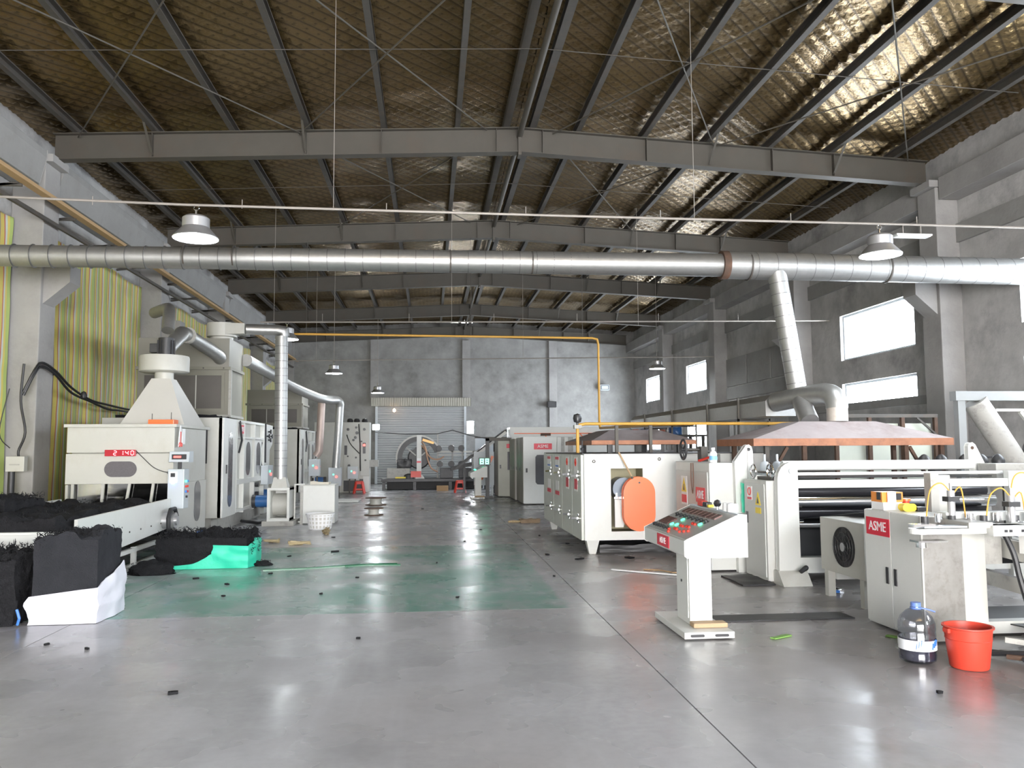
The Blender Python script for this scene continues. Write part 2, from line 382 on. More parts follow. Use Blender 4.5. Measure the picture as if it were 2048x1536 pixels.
# roller shutter door on the far gable with its corrugated hood
dr = T('door_1', None, None, (-.4, YF, 0)); dr['kind'] = 'structure'
prof = []; z = 0.0
while z < 3.52:
    prof += [(YF-.045, z), (YF-.075, z+.035), (YF-.075, z+.06), (YF-.045, z+.09)]; z += .11
prof += [(YF-.03, 3.55), (YF-.03, 0)]
P('curtain', MB().prism(prof, 'x', -2.45, 1.60), mat('shutter_slat_steel', (.36,.38,.38), .45, .5, var=.08), dr)
P('guide_rail', MB().box(-2.55, -2.44, YF-.12, YF-.01, 0, 3.6), LGREY, dr); P('guide_rail', MB().box(1.59, 1.69, YF-.12, YF-.01, 0, 3.6), LGREY, dr)
prof = []; x = -2.72
while x < 1.82:
    prof += [(x, YF-.42), (x+.05, YF-.42), (x+.06, YF-.385), (x+.095, YF-.385)]; x += .105
prof += [(x, YF-.42), (x, YF-.13), (-2.72, YF-.13)]
P('hood', MB().prism(prof, 'z', 3.6, 3.99), mat('shutter_hood_steel', (.42,.41,.36), .5, .3, var=.12), dr)

# ------------------------------------------------------------------ structure: quilted foil roof lining
def ceiling():
    a = .145; y0, y1 = YN, YF+.1; mb = MB()
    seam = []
    def field(xa, xb):
        nx = int(round(abs(xb-xa)/(a/2))); ny = int(round((y1-y0)/(a/2))); base = len(mb.v)
        for j in range(ny+1):
            for i in range(nx+1):
                x = xa+(xb-xa)*i/nx; y = y0+(y1-y0)*j/ny
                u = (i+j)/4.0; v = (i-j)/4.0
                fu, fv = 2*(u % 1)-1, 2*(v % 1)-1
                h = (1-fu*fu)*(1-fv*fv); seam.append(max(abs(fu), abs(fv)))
                h = .036*h*(1 + .9*noise.noise(Vector((x*2.1, y*2.1, 0)))) + .03*noise.noise(Vector((x*.7, y*.7, 3)))
                mb.v.append(Vector((x, y, roof_z(x) - h)))
        for j in range(ny):
            for i in range(nx):
                k = base+j*(nx+1)+i; mb.f.append((k, k+1, k+nx+2, k+nx+1))
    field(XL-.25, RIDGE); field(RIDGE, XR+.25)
    m = bpy.data.materials.new('gold_foil_quilt'); m.use_nodes = True; N = m.node_tree.nodes; L = m.node_tree.links; b = N['Principled BSDF']
    g = N.new('ShaderNodeNewGeometry'); nz = N.new('ShaderNodeTexNoise'); nz.inputs['Scale'].default_value = .6; nz.inputs['Detail'].default_value = 6; L.new(g.outputs['Position'], nz.inputs['Vector'])
    x = N.new('ShaderNodeMix'); x.data_type = 'RGBA'; x.inputs['A'].default_value = (.17,.11,.042,1); x.inputs['B'].default_value = (.33,.23,.105,1)
    L.new(nz.outputs['Fac'], x.inputs['Factor'])
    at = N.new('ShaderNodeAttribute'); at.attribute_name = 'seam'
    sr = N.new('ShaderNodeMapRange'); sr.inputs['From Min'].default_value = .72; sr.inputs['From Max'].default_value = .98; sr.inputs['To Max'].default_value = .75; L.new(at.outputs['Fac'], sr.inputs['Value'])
    sm = N.new('ShaderNodeMix'); sm.data_type = 'RGBA'; L.new(sr.outputs['Result'], sm.inputs['Factor']); L.new(x.outputs['Result'], sm.inputs['A']); sm.inputs['B'].default_value = (.055,.04,.025,1)   # stitch lines, with crease shade painted into the foil colour
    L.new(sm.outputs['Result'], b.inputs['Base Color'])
    b.inputs['Metallic'].default_value = .85; b.inputs['Roughness'].default_value = .27
    n3 = N.new('ShaderNodeTexNoise'); n3.inputs['Scale'].default_value = 22; n3.inputs['Detail'].default_value = 5; L.new(g.outputs['Position'], n3.inputs['Vector'])
    bp = N.new('ShaderNodeBump'); bp.inputs['Strength'].default_value = .35; bp.inputs['Distance'].default_value = .02; L.new(n3.outputs['Fac'], bp.inputs['Height']); L.new(bp.outputs['Normal'], b.inputs['Normal'])
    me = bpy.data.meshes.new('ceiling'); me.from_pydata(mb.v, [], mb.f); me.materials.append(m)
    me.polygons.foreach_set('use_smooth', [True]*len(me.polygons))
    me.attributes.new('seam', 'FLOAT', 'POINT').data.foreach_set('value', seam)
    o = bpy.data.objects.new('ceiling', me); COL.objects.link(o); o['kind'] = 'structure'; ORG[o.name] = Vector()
    P('roof_deck', MB().prism([(XL-.3, roof_z(XL-.3)+.06), (RIDGE, roof_z(RIDGE)+.06), (XR+.3, roof_z(XR+.3)+.06), (XR+.3, roof_z(XR)+.2), (RIDGE, roof_z(RIDGE)+.2), (XL-.3, roof_z(XL)+.2)], 'y', YN-.3, YF+.3), GALV, o)
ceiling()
# ------------------------------------------------------------------ roof steel
BEAMS = [BEAM0 + BAY*k for k in (-3, -2, -1, 0, 1, 2, 3, 4)]
PURL = [-6.1, -4.8, -3.5, -2.2, -.88, .43, 2.72, 3.95, 5.15, 6.35, 7.55, 8.8]
XA, XB = -6.42, 9.42
def zb(x): return 6.95 - .049*abs(x-RIDGE)      # underside of a rafter
ORD = ['first', 'second', 'third', 'fourth', 'fifth']
def rafter(y, k):
    lab = 'grey steel portal rafter hung above the thick duct' if k < 0 else ['grey steel rafter just past the thick duct, with the widest span in view', 'grey steel rafter second past the thick duct, between two bays of foil', 'grey steel rafter third past the thick duct, seen under it', 'grey steel rafter fourth past the thick duct, far down the hall', 'grey steel rafter lying against the far gable wall'][k]
    if k < 0: lab = ['', 'grey steel rafter over the open floor, one bay before the thick duct', 'grey steel rafter over the open floor, two bays before the thick duct', 'grey steel rafter beside the open gate of the hall'][-k]
    if k == 4: y = YF-.2
    t = T('roof_beam', lab, 'beam', (RIDGE, y, zb(XA)), 'steel portal rafters')
    for nm, dz0, dz1, hw in (('web', .015, .445, .006), ('bottom_flange', 0, .015, .1), ('top_flange', .445, .46, .1)):
        pts = [(XA, zb(XA)+dz0), (RIDGE, zb(RIDGE)+dz0), (XB, zb(XB)+dz0), (XB, zb(XB)+dz1), (RIDGE, zb(RIDGE)+dz1), (XA, zb(XA)+dz1)]
        P(nm, MB().prism(pts, 'y', y-hw, y+hw), BEAMC, t)
    for x in (-4.8, -3.5+1.3, -.88, RIDGE-.42, RIDGE+.42, 3.95, 6.35, 7.55):   # stiffeners
        P('stiffener', MB().box(x-.006, x+.006, y-.095, y+.095, zb(x)+.02, zb(x)+.44), BEAMC, t)
    P('ridge_plate', MB().box(RIDGE-.03, RIDGE+.03, y-.11, y+.11, zb(RIDGE)-.06, zb(RIDGE)+.44), BEAMC, t)
    for x in (-4.8, -2.2, 5.15, 7.55):     # knee braces up to the purlins
        s = -1 if x < RIDGE else 1
        P('fly_brace', MB().obox((x, y-.06, zb(x)+.06), (x, y-.55, zb(x)+.50), .04, .005), BEAMC, t)
    return t
for i, y in enumerate(BEAMS): rafter(y, i-3)

def purlin(x, lab, grp, wdt=.07, hgt=.16):
    z = zb(x)+.462; s = 1 if x < RIDGE else -1
    pts = [(0,0),(s*wdt,0),(s*wdt,.02),(s*(wdt-.006),.02),(s*(wdt-.006),.006),(s*.006,.006),(s*.006,hgt-.006),(s*(wdt-.006),hgt-.006),(s*(wdt-.006),hgt-.02),(s*wdt,hgt-.02),(s*wdt,hgt),(0,hgt)]
    return thing('purlin', MB().prism([(x+u, z+v) for u, v in pts], 'y', YN, YF-.02), STEEL, lab, 'purlin', grp)
for side, xs_ in (('striped-sheet', [x for x in PURL if x < RIDGE][::-1]), ('window', [x for x in PURL if x > RIDGE])):
    for k, x in enumerate(xs_): purlin(x, 'dark steel channel purlin, %s from the ridge on the %s side of the roof' % (['first','second','third','fourth','fifth','sixth'][k], side), 'roof purlins', .09)
for x in (RIDGE-.3, RIDGE+.3): purlin(x, 'dark channel of the close pair of purlins along the roof ridge', 'ridge purlins', .12, .14)
thing('ridge_strut', MB().cyl((RIDGE, YN, 7.26), (RIDGE, YF-.4, 7.26), .05, 12), BEAMC, 'round steel strut along the ridge between the paired purlins', 'strut', smooth=True)

# thin bracing rods in the roof plane
def rods(y0, y1, xsegs, lab):
    for xa, xb in xsegs:
        za, zbb = zb(xa)+.40, zb(xb)+.40
        for p, q in (((xa, y0+.12, za), (xb, y1-.12, zbb)), ((xb, y0+.12, zbb-.03), (xa, y1-.12, za-.03))):
            thing('brace_rod', MB().cyl(p, q, .012, 8), BEAMC, lab, 'rod', 'roof cross bracing rods', smooth=True)['label'] = lab + (', by the striped wall' if xb < -2 else ', striped side of the ridge' if xb < RIDGE else ', by the window wall' if xa > 5 else ', window side of the ridge')
rods(BEAMS[2], BEAMS[3], [(-6.0, -2.3), (-2.3, RIDGE-.6), (RIDGE+.6, 5.2), (5.2, 9.0)], 'thin cross-bracing rod in the bay of the duct')
rods(BEAMS[3], BEAMS[4], [(-2.3, RIDGE-.6), (RIDGE+.6, 5.2)], 'thin cross-bracing rod one bay beyond the duct')
for k, yy in enumerate((BEAMS[2]+3, BEAMS[3]+3, BEAMS[4]+3)):
    thing('sag_rod', MB().tube([(XA+.4, yy, zb(XA+.4)+.45), (RIDGE, yy, zb(RIDGE)+.45), (XB-.4, yy, zb(XB-.4)+.45)], .007, 6), STEEL,
          ['thin tie rod across the purlins in the bay holding the duct', 'thin tie rod across the purlins one bay past the duct', 'thin tie rod across the purlins two bays past the duct'][k], 'rod', 'purlin tie rods')

# ------------------------------------------------------------------ concrete columns with corbels
NTH = ['first', 'second', 'third', 'fourth']
for side in (-1, 1):
    for k, y in enumerate(BEAMS[3:7]):
        if side < 0:
            x0, x1 = XL, XL+.52; lab = ['concrete column against the striped sheeting beside the dark hanging cables', 'concrete column behind the conical hopper of the fibre opener', 'concrete column behind the tall vertical silver pipe', 'concrete column behind the drooping pipe of the second carding line'][k]
        else:
            x0, x1 = XR-.45, XR; lab = ['concrete column between the two large bright windows of the grimy wall', 'concrete column beyond the largest bright window', 'concrete column before the small upper window', 'concrete column between the two small far windows'][k]
        t = T('concrete_column', lab, 'column', ((x0+x1)/2, y, 0), 'concrete columns on the long walls')
        P('shaft', MB().box(x0+.002, x1, y-.28, y+.28, 0, 6.45), CONCR, t, bevel=.02)
        if side < 0:
            P('corbel', MB().prism([(x1, 4.05), (x1+.42, 4.42), (x1+.42, 4.72), (x1, 4.72)], 'y', y-.2, y+.2), CONCR, t)
            P('cap', MB().box(x0+.02, x1+.12, y-.3, y+.3, 6.45, 6.58), CONCR, t)
        else:
            if k < 2: P('corbel', MB().prism([(x0, 4.05), (x0-.42, 4.42), (x0-.42, 4.72), (x0, 4.72)], 'y', y-.2, y+.2), CONCR, t)
            P('cap', MB().box(x0-.12, x1-.02, y-.3, y+.3, 6.45, 6.58), CONCR, t)

# eave beams and painted rail
for k in range(5):
    y0, y1 = BEAMS[2]+BAY*k+.32, BEAMS[3]+BAY*k-.32
    if k == 4: y1 = YF-.02
    lab = ['over the near sheeting', 'over the conical hopper', 'over the tower with the fan drum', 'over the drooping pipe', 'over the far corner machine'][k]
    thing('eave_beam', MB().prism([(XL+.02, 6.05), (XL+.45, 6.05), (XL+.55, 6.5), (XL+.55, 6.62), (XL+.02, 6.62)], 'y', y0, y1), CONCL, 'pale concrete eave beam along the striped wall ' + lab, 'beam', 'pale eave beams', bevel=.01)
    thing('eave_beam', MB().box(XR-.4, XR-.003, y0, y1, 6.2, 6.62), CONCR, 'dark concrete eave beam along the window wall ' + ['beside the bright foil', 'beyond the brightest window', 'over the blank panelled bay', 'over the small upper window', 'in the far corner'][k], 'beam', 'eave beams of the window wall', bevel=.01)
t = T('crane_rail', 'yellowish steel angle rail on brackets along the striped sheeting', 'rail', (XL+.8, 22, 5.7))
P('angle', MB().prism([(XL+.72, 5.68), (XL+.86, 5.68), (XL+.86, 5.70), (XL+.74, 5.70), (XL+.74, 5.82), (XL+.72, 5.82)], 'y', 6, YF-.1), WOODY, t)
bk = None
for k in range(16):
    y = 9+1.9*k
    P('bracket', MB().obox((XL+.02, y, 5.60), (XL+.73, y, 5.70), .04, .04).box(XL+.02, XL+.73, y-.02, y+.02, 5.64, 5.68), STEEL, t)
thing('hanger_rail', MB().obox((XL+.62, 6, 5.42), (XL+.62, YF-.1, 5.42), .05, .06), STEEL, 'dark steel hanging rail below the yellowish angle rail', 'rail')

# ------------------------------------------------------------------ striped sheeting
def stripe_mat():
    m = bpy.data.materials.new('striped_woven_sheeting'); m.use_nodes = True; N = m.node_tree.nodes; L = m.node_tree.links; b = N['Principled BSDF']
    g = N.new('ShaderNodeNewGeometry'); s = N.new('ShaderNodeSeparateXYZ'); L.new(g.outputs['Position'], s.inputs[0])
    nz = N.new('ShaderNodeTexNoise'); nz.inputs['Scale'].default_value = .8; L.new(g.outputs['Position'], nz.inputs['Vector'])
    md = N.new('ShaderNodeMath'); md.operation = 'MULTIPLY_ADD'; L.new(nz.outputs['Fac'], md.inputs[0]); md.inputs[1].default_value = .12; L.new(s.outputs[1], md.inputs[2])
    f = N.new('ShaderNodeMath'); f.operation = 'MULTIPLY'; f.inputs[1].default_value = 1/.66; L.new(md.outputs[0], f.inputs[0])
    fr = N.new('ShaderNodeMath'); fr.operation = 'FRACT'; L.new(f.outputs[0], fr.inputs[0])
    cr = N.new('ShaderNodeValToRGB'); cr.color_ramp.interpolation = 'CONSTANT'; L.new(fr.outputs[0], cr.inputs[0])
    G, Y_, W_, RD, PU = (.42,.52,.16,1), (.66,.55,.14,1), (.55,.60,.55,1), (.50,.12,.10,1), (.22,.13,.22,1)
    seq = [(0,G),(.17,PU),(.20,Y_),(.33,RD),(.37,W_),(.46,G),(.58,PU),(.61,Y_),(.80,RD),(.84,W_),(.92,Y_)]
    el = cr.color_ramp.elements
    el[0].position = 0; el[0].color = seq[0][1]; el[1].position = seq[1][0]; el[1].color = seq[1][1]
    for p, c in seq[2:]:
        e = el.new(p); e.color = c
    n2 = N.new('ShaderNodeTexNoise'); n2.inputs['Scale'].default_value = 1.3; n2.inputs['Detail'].default_value = 7; L.new(g.outputs['Position'], n2.inputs['Vector'])
    mr = N.new('ShaderNodeMapRange'); mr.inputs['From Min'].default_value = .5; mr.inputs['From Max'].default_value = .8; mr.inputs['To Max'].default_value = .5; L.new(n2.outputs['Fac'], mr.inputs['Value'])
    mx = N.new('ShaderNodeMix'); mx.data_type = 'RGBA'; L.new(mr.outputs['Result'], mx.inputs['Factor']); L.new(cr.outputs[0], mx.inputs['A']); mx.inputs['B'].default_value = (.25,.2,.13,1)
    L.new(mx.outputs['Result'], b.inputs['Base Color']); b.inputs['Roughness'].default_value = .5
    return m
STRIPE = stripe_mat()
def sheet(y0, y1, z0, z1, lab, seed):
    mb = MB(); ny, nz_ = int((y1-y0)/.06), 40
    for side in (0, 1):
        for j in range(nz_+1):
            for i in range(ny+1):
                y = y0+(y1-y0)*i/ny; z = z0+(z1-z0)*j/nz_
                d = .05 + .008*math.sin(y*9.5+seed)+.03*noise.noise(Vector((y*1.3, z*.5, seed)))+.012*noise.noise(Vector((y*5, z*3, seed)))
                mb.v.append(Vector((XL+.03+d-(.006 if side else 0), y, z + (.05*math.sin(y*2.1+seed) if j == nz_ else 0))))
    n1 = (ny+1)*(nz_+1)
    for j in range(nz_):
        for i in range(ny):
            k = j*(ny+1)+i; mb.f.append((k, k+1, k+ny+2, k+ny+1)); mb.f.append((n1+k, n1+k+ny+1, n1+k+ny+2, n1+k+1))
    return thing('striped_sheet', mb, STRIPE, lab, 'sheeting', 'striped sheets hung on the wall', smooth=True)
sheet(8.6, 13.9, 0.02, 5.5, 'striped woven plastic sheet hung before the first concrete column', 1)
sheet(14.6, 19.9, .02, 5.5, 'green and yellow striped plastic sheet hung behind the conical hopper', 2)
sheet(20.6, 25.9, .02, 5.45, 'wrinkled striped plastic sheet hung behind the tower with the fan drum', 3)
sheet(26.6, 31.9, .02, 5.4, 'striped plastic sheet hung behind the drooping pipe', 4)
sheet(32.6, 37.6, 1.5, 5.3, 'striped plastic sheet in the corner by the far gable', 5)

# ------------------------------------------------------------------ ducts
def seams(parent, p, q, r, step, mname='seam'):
    p, q = Vector(p), Vector(q); d = q-p; n = int(d.length/step); mb = MB()
    for i in range(1, n):
        c = p+d*i/n; e = d.normalized()*.004; mb.cyl(c-e, c+e, r+.003, 20)
    P(mname, mb, mat('duct_seam_shade', (.16,.16,.155), .6, .5), parent, smooth=True, kind='stuff')  # raised seams, their shade put into the darker colour
t = T('main_duct', 'long galvanised spiral duct slung across the whole hall', 'duct', (2, 12.2, 4.25))
P('pipe', MB().tube([(XL+.62, 12.2, 4.42), (-2, 12.2, 4.44), (4.6, 12.2, 4.47)], [.155, .165, .18], 32), GALV, t, smooth=True)
P('wide_pipe', MB().tube([(4.62, 12.2, 4.47), (9.84, 12.2, 4.45)], .215, 32), GALV, t, smooth=True)
P('collar', MB().cyl((4.55, 12.2, 4.47), (4.66, 12.2, 4.47), .225, 32), RUSTY, t, smooth=True)
seams(t, (XL+.7, 12.2, 4.42), (4.5, 12.2, 4.47), .172, .26); seams(t, (4.8, 12.2, 4.47), (9.7, 12.2, 4.45), .215, .3)
for x in (-3.6, -2.9, .3, 1.55, 5.0, 7.3):
    P('strap', MB().cyl((x-.012, 12.2, 4.455), (x+.012, 12.2, 4.455), .225 if x > 4.6 else .178, 28), STEEL, t, smooth=True)
t = T('branch_duct', 'vertical galvanised branch duct dropping from the main duct to the rusty hood', 'duct', (5.6, 12.15, 2.5))
P('pipe', MB().tube([(5.45, 12.15, 4.36), (5.72, 12.12, 2.42)], .145, 28), GALV, t, smooth=True)
seams(t, (5.45, 12.15, 4.36), (5.72, 12.12, 2.42), .147, .17)
P('elbow', MB().hose([(5.50, 12.45, 2.32), (5.68, 12.0, 2.37), (5.84, 11.6, 2.40), (5.90, 11.4, 2.36), (5.92, 11.32, 2.27), (5.92, 11.3, 2.16)], .155, 24), GALV, t, smooth=True)
P('stub', MB().tube([(5.62, 11.55, 1.98), (5.66, 11.9, 2.30)], .135, 24), GALV, t, smooth=True)
t = T('trunk_duct', 'long grey box duct running down the oven line from the branch pipe', 'duct', (5.6, 17, 2.15))
P('trunk', MB().prism([(5.35,2.10),(5.85,2.10),(5.85,2.34),(5.76,2.44),(5.44,2.44),(5.35,2.34)], 'y', 12.5, 21.3), GALV, t)
for y in (13.6, 15.2, 17.5, 19.8):
    P('hanger', MB().box(5.31, 5.34, y-.02, y+.02, 1.55, 2.45).box(5.86, 5.89, y-.02, y+.02, 1.55, 2.45).box(5.31, 5.89, y-.02, y+.02, 2.06, 2.095), BEAMC, t)

def hood(x0, x1, y0, y1, zr, zt, tx0, tx1, ty0, ty1, lab, rim=.10):
    t = T('fume_hood', lab, 'hood', ((x0+x1)/2, (y0+y1)/2, zr), 'rusty fume hoods')
    hm = mat('dusty_hood_sheet', (.33,.29,.29), .7, .1, var=.2, scale=5, dirt=(.16,.1,.08), dirt_amt=.6, dscale=2)
    mb = MB().add([(x0,y0,zr+rim),(x1,y0,zr+rim),(x1,y1,zr+rim),(x0,y1,zr+rim),(tx0,ty0,zt),(tx1,ty0,zt),(tx1,ty1,zt),(tx0,ty1,zt)],
                  [(0,1,5,4),(1,2,6,5),(2,3,7,6),(3,0,4,7),(4,5,6,7),(3,2,1,0)])
    P('cover', mb, hm, t)
    P('rim', MB().frame('z', x0-.01, x1+.01, y0-.01, y1+.01, .02, zr, zr+rim), ORANGER, t)
    return t
h1 = hood(4.42, 7.32, 10.75, 12.16, 1.62, 1.97, 5.3, 6.45, 11.2, 11.8, 'large rusty pyramid fume hood above the white rollers')
P('stack', MB().tube([(5.92, 11.3, 1.975), (5.92, 11.3, 2.07), (5.92, 11.3, 2.2)], .148, 24), mat('stained_stack', (.55,.5,.45), .5, .3, var=.2, scale=8, dirt=(.35,.15,.06), dirt_amt=.8, dscale=5), h1, smooth=True)
P('leg', MB().box(4.62, 4.68, 10.85, 10.91, 0, 1.62), STEEL, h1); P('leg', MB().box(7.2, 7.26, 10.85, 10.91, 0, 1.62), RUSTY, h1)
P('leg', MB().box(4.62, 4.68, 12.05, 12.11, 0, 1.62), RUSTY, h1); P('leg', MB().box(7.2, 7.26, 12.05, 12.11, 0, 1.62), RUSTY, h1)
P('brace', MB().obox((6.75, 10.88, 1.60), (6.98, 10.88, 1.2), .04, .04), RUSTY, h1); P('brace', MB().obox((4.95, 10.88, 1.60), (4.70, 10.88, 1.2), .04, .04), RUSTY, h1)
for x in (5.2, 6.7): P('hanger_post', MB().box(x-.03, x+.03, 10.86, 10.91, 1.35, 1.62), RUSTY, h1)
P('cross_rail', MB().box(4.68, 7.2, 10.86, 10.9, 1.33, 1.38), RUSTY, h1)
h2 = hood(2.68, 4.45, 13.3, 15.9, 1.66, 1.92, 3.15, 4.0, 14.0, 15.2, 'smaller low rusty fume hood standing on the white oven', .07)
for x, y in ((3.0, 13.4), (4.2, 13.4), (3.0, 15.7), (4.2, 15.7)): P('foot', MB().box(x-.04, x+.04, y-.04, y+.04, 1.521, 1.66), DARK, h2)

# ------------------------------------------------------------------ overhead conduits, pipes and lamps
t = T('cable_conduit', 'thin grey lamp conduit strung across the hall above the thick duct', 'conduit', (1.5, 10, 4.5))
P('bar', MB().tube([(XL+.1, 10, 4.66), (-3, 10, 4.58), (1.5, 10, 4.555), (XR-.01, 10, 4.54)], .016, 8), CABLE, t, smooth=True)
for k in range(9): P('clip', MB().cyl((-5.8+1.75*k, 10, 4.55), (-5.8+1.75*k, 10, 4.66), .005, 6), CABLE, t)
for x in (-5.5, -1.2, 3.4, 8.2): P('suspension_wire', MB().cyl((x, 10, 4.56), (x, 10, roof_z(x)-.06), .004, 6), CABLE, t)
t = T('cable_conduit', 'thin grey lamp conduit strung across the hall beyond the vertical branch duct', 'conduit', (3, 19, 4.5))
P('bar', MB().tube([(-3.9, 19, 4.54), (3, 19, 4.62), (XR-.01, 19, 4.72)], .018, 8), CABLE, t, smooth=True)
for k in range(6): P('clip', MB().cyl((-2.5+2*k, 19, 4.56+.0125*k*2), (-2.5+2*k, 19, 4.75+.025*k), .006, 6), CABLE, t)
for x in (-3.6, 0.5, 5.0): P('suspension_wire', MB().cyl((x, 19, 4.55), (x, 19, roof_z(x)-.06), .005, 6), CABLE, t)
t = T('cable_conduit', 'thin pale lamp conduit strung low across the far end of the hall', 'conduit', (3, 26, 4.3))
P('bar', MB().tube([(-4.5, 26, 4.40), (3, 26, 4.52), (XR-.47, 26, 4.62)], .018, 8), CABLE, t, smooth=True)
for x in (-3.6, 3): P('suspension_wire', MB().cyl((x, 26, 4.45), (x, 26, roof_z(x)-.06), .006, 6), CABLE, t)
t = T('gas_riser', 'ochre gas pipe crossing high under the rafters and dropping to the oven', 'pipe', (4.2, 19.9, 2.0))
P('pipe', MB().tube([(-3.4, 19.9, 4.40), (4.05, 19.9, 4.36), (4.17, 19.9, 4.33), (4.2, 19.9, 4.2), (4.2, 19.9, 2.3), (4.2, 19.8, 2.1), (4.2, 13.15, 2.0)], .028, 10), YPIPE, t, smooth=True)
for x in (-3.0, 1.0, 3.8): P('hanger', MB().cyl((x, 19.9, 4.38), (x, 19.9, zb(x)), .008, 6), STEEL, t)
t = T('gas_pipe', 'yellow gas pipe carried on posts along the top of the white oven', 'pipe', (4, 13.1, 1.52))
P('pipe', MB().tube([(2.40, 13.1, 1.525), (2.40, 13.1, 1.93), (2.43, 13.1, 1.98), (2.53, 13.1, 2.0), (6.2, 13.1, 2.0)], .026, 10), YPIPE, t, smooth=True)
P('valve_bonnet', MB().lathe([(0,-.08),(.06,-.06),(.075,0),(.06,.06),(0,.08)], (2.40, 13.1, 2.09), 14).cyl((2.40,13.1,1.97),(2.40,13.1,2.04),.02), BLACKP, t, smooth=True)
P('valve_body', MB().box(2.34, 2.46, 13.04, 13.16, 1.92, 1.98), GREYW, t)
for x in (3.05, 3.62): P('support_post', MB().box(x-.025, x+.025, 13.075, 13.125, 1.525, 1.972), BEAMC, t)

def high_bay(loc, lab, r=.25, cap=True):
    x, y, z = loc
    t = T('high_bay_lamp', lab, 'lamp', (x, y, z), 'high bay lamps under the roof')
    P('reflector', MB().lathe([(r,0),(r*1.01,.012),(r*.62,.13),(r*.58,.14),(r*.56,.13),(r*.93,.015)], (x,y,z), 32), ALU, t, smooth=True)
    P('diffuser', MB().lathe([(0,.012),(r*.94,.012),(r*.94,.004),(0,.004)], (x,y,z), 32), LAMPW, t, smooth=True)
    P('heat_sink', MB().lathe([(0,.14),(r*.6,.14),(r*.6,.25),(r*.48,.275),(0,.275)], (x,y,z), 28), ALU, t, smooth=True)
    P('hook', MB().cyl((x,y,z+.275),(x,y,z+.36),.012,8).ring((x,y,z+.385),.03,.007,'y',16,6), CHROME, t, smooth=True)
    return t
l1 = high_bay((-2.84, 10, 4.16), 'large bell-shaped lamp hung from the conduit above the conical hopper', .265)
dup(l1, (5.92, 10, 4.12), 'glaring bell-shaped lamp hung from the conduit near the vertical branch duct')
dup(l1, (-3.30, 19, 4.14), 'bell-shaped lamp glowing at the top of the vertical silver pipe')
dup(l1, (-3.04, 26, 4.00), 'bell-shaped lamp glowing before the blank wall of the far corner')
dup(l1, (7.45, 26, 4.20), 'bell-shaped lamp glowing above the small windows')
dup(l1, (-2.15, 33.5, 3.9), 'bell-shaped lamp hung on a long cord above the shutter hood')
for x, y, z in ((-3.04, 26, 4.39), (-2.15, 33.5, 4.28), (7.45, 26, 4.59)):
    thing('lamp_cord', MB().cyl((x, y, z), (x, y, roof_z(x)-.06), .008, 6), CABLE, ['thin cord holding the lamp before the far blank wall', 'long thin cord holding the lamp above the shutter hood', 'thin cord holding the lamp above the small windows'][0 if x == -3.04 else 1 if x == -2.15 else 2], 'cord', smooth=True)
t = T('strip_light', 'unlit flat white strip light hung beside the glaring lamp', 'lamp', (6.2, 10, 4.38))
P('housing', MB().box(6.12, 6.62, 9.93, 10.07, 4.385, 4.41), WHITE, t, bevel=.006); P('diffuser', MB().box(6.14, 6.60, 9.94, 10.06, 4.375, 4.385), WHITEP, t)
for x in (6.25, 6.5): P('chain', MB().cyl((x, 10, 4.41), (x, 10, 4.545), .005, 6), CABLE, t)
# floodlight before the far shutter; tall lamp added in place of a window gap
for x, z, lab in ((-2.48, 2.62, 'white square floodlight glaring at the shutter side by the knobbed machine'), (1.86, 2.6, 'tall added lamp in place of a window gap on the pilaster beside the shutter'), (-1.65, 3.4, 'tiny warm bulb hung in front of the shutter hood')):
    t = T('flood_or_added_lamp', lab, 'lamp', (x, YF-.6, z))
    if z < 3:
        P('housing', MB().box(x-.17, x+.17, YF-.62, YF-.5, z-(.14 if x < 0 else .3), z+(.14 if x < 0 else .3)), ALU, t, bevel=.01); P('diffuser', MB().box(x-.15, x+.15, YF-.635, YF-.622, z-(.12 if x < 0 else .28), z+(.12 if x < 0 else .28)), mat('glaring_flood_or_added_diffuser', (.9,.9,.95), .4, emit=(.9,.96,1), estr=70), t); P('arm', MB().box(x-.03, x+.03, YF-.5, YF-.13, z-.03, z+.03), STEEL, t)
    else:
        P('bulb', MB().lathe([(0,-.09),(.06,-.05),(.07,0),(.03,.07),(0,.08)], (x, YF-.6, z), 14), mat('warm_bulb', (.9,.6,.4), .4, emit=(1,.6,.35), estr=12), t, smooth=True); P('cord', MB().cyl((x,YF-.6,z+.08),(x,YF-.6,4.3),.008,6).cyl((x,YF-.6,4.3),(x,YF-.13,4.3),.008,6), CABLE, t)
for nm, x, z, lab in (('wall_fan', 5.75, 3.55, 'dark wall fan box on the far pilaster'), ('loudspeaker', 8.3, 4.35, 'grey loudspeaker box high on the far wall')):
    t = T(nm, lab, 'fan' if nm == 'wall_fan' else 'loudspeaker', (x, YF-.3, z))
    P('body', MB().box(x-.22, x+.22, YF-.4, YF-.125 if nm == 'wall_fan' else YF-.01, z, z+.28), DARK if nm == 'wall_fan' else LGREY, t, bevel=.02); P('grille', MB().frame('y', x-.18, x+.18, z+.04, z+.24, .02, YF-.415, YF-.4), BLACKP, t)
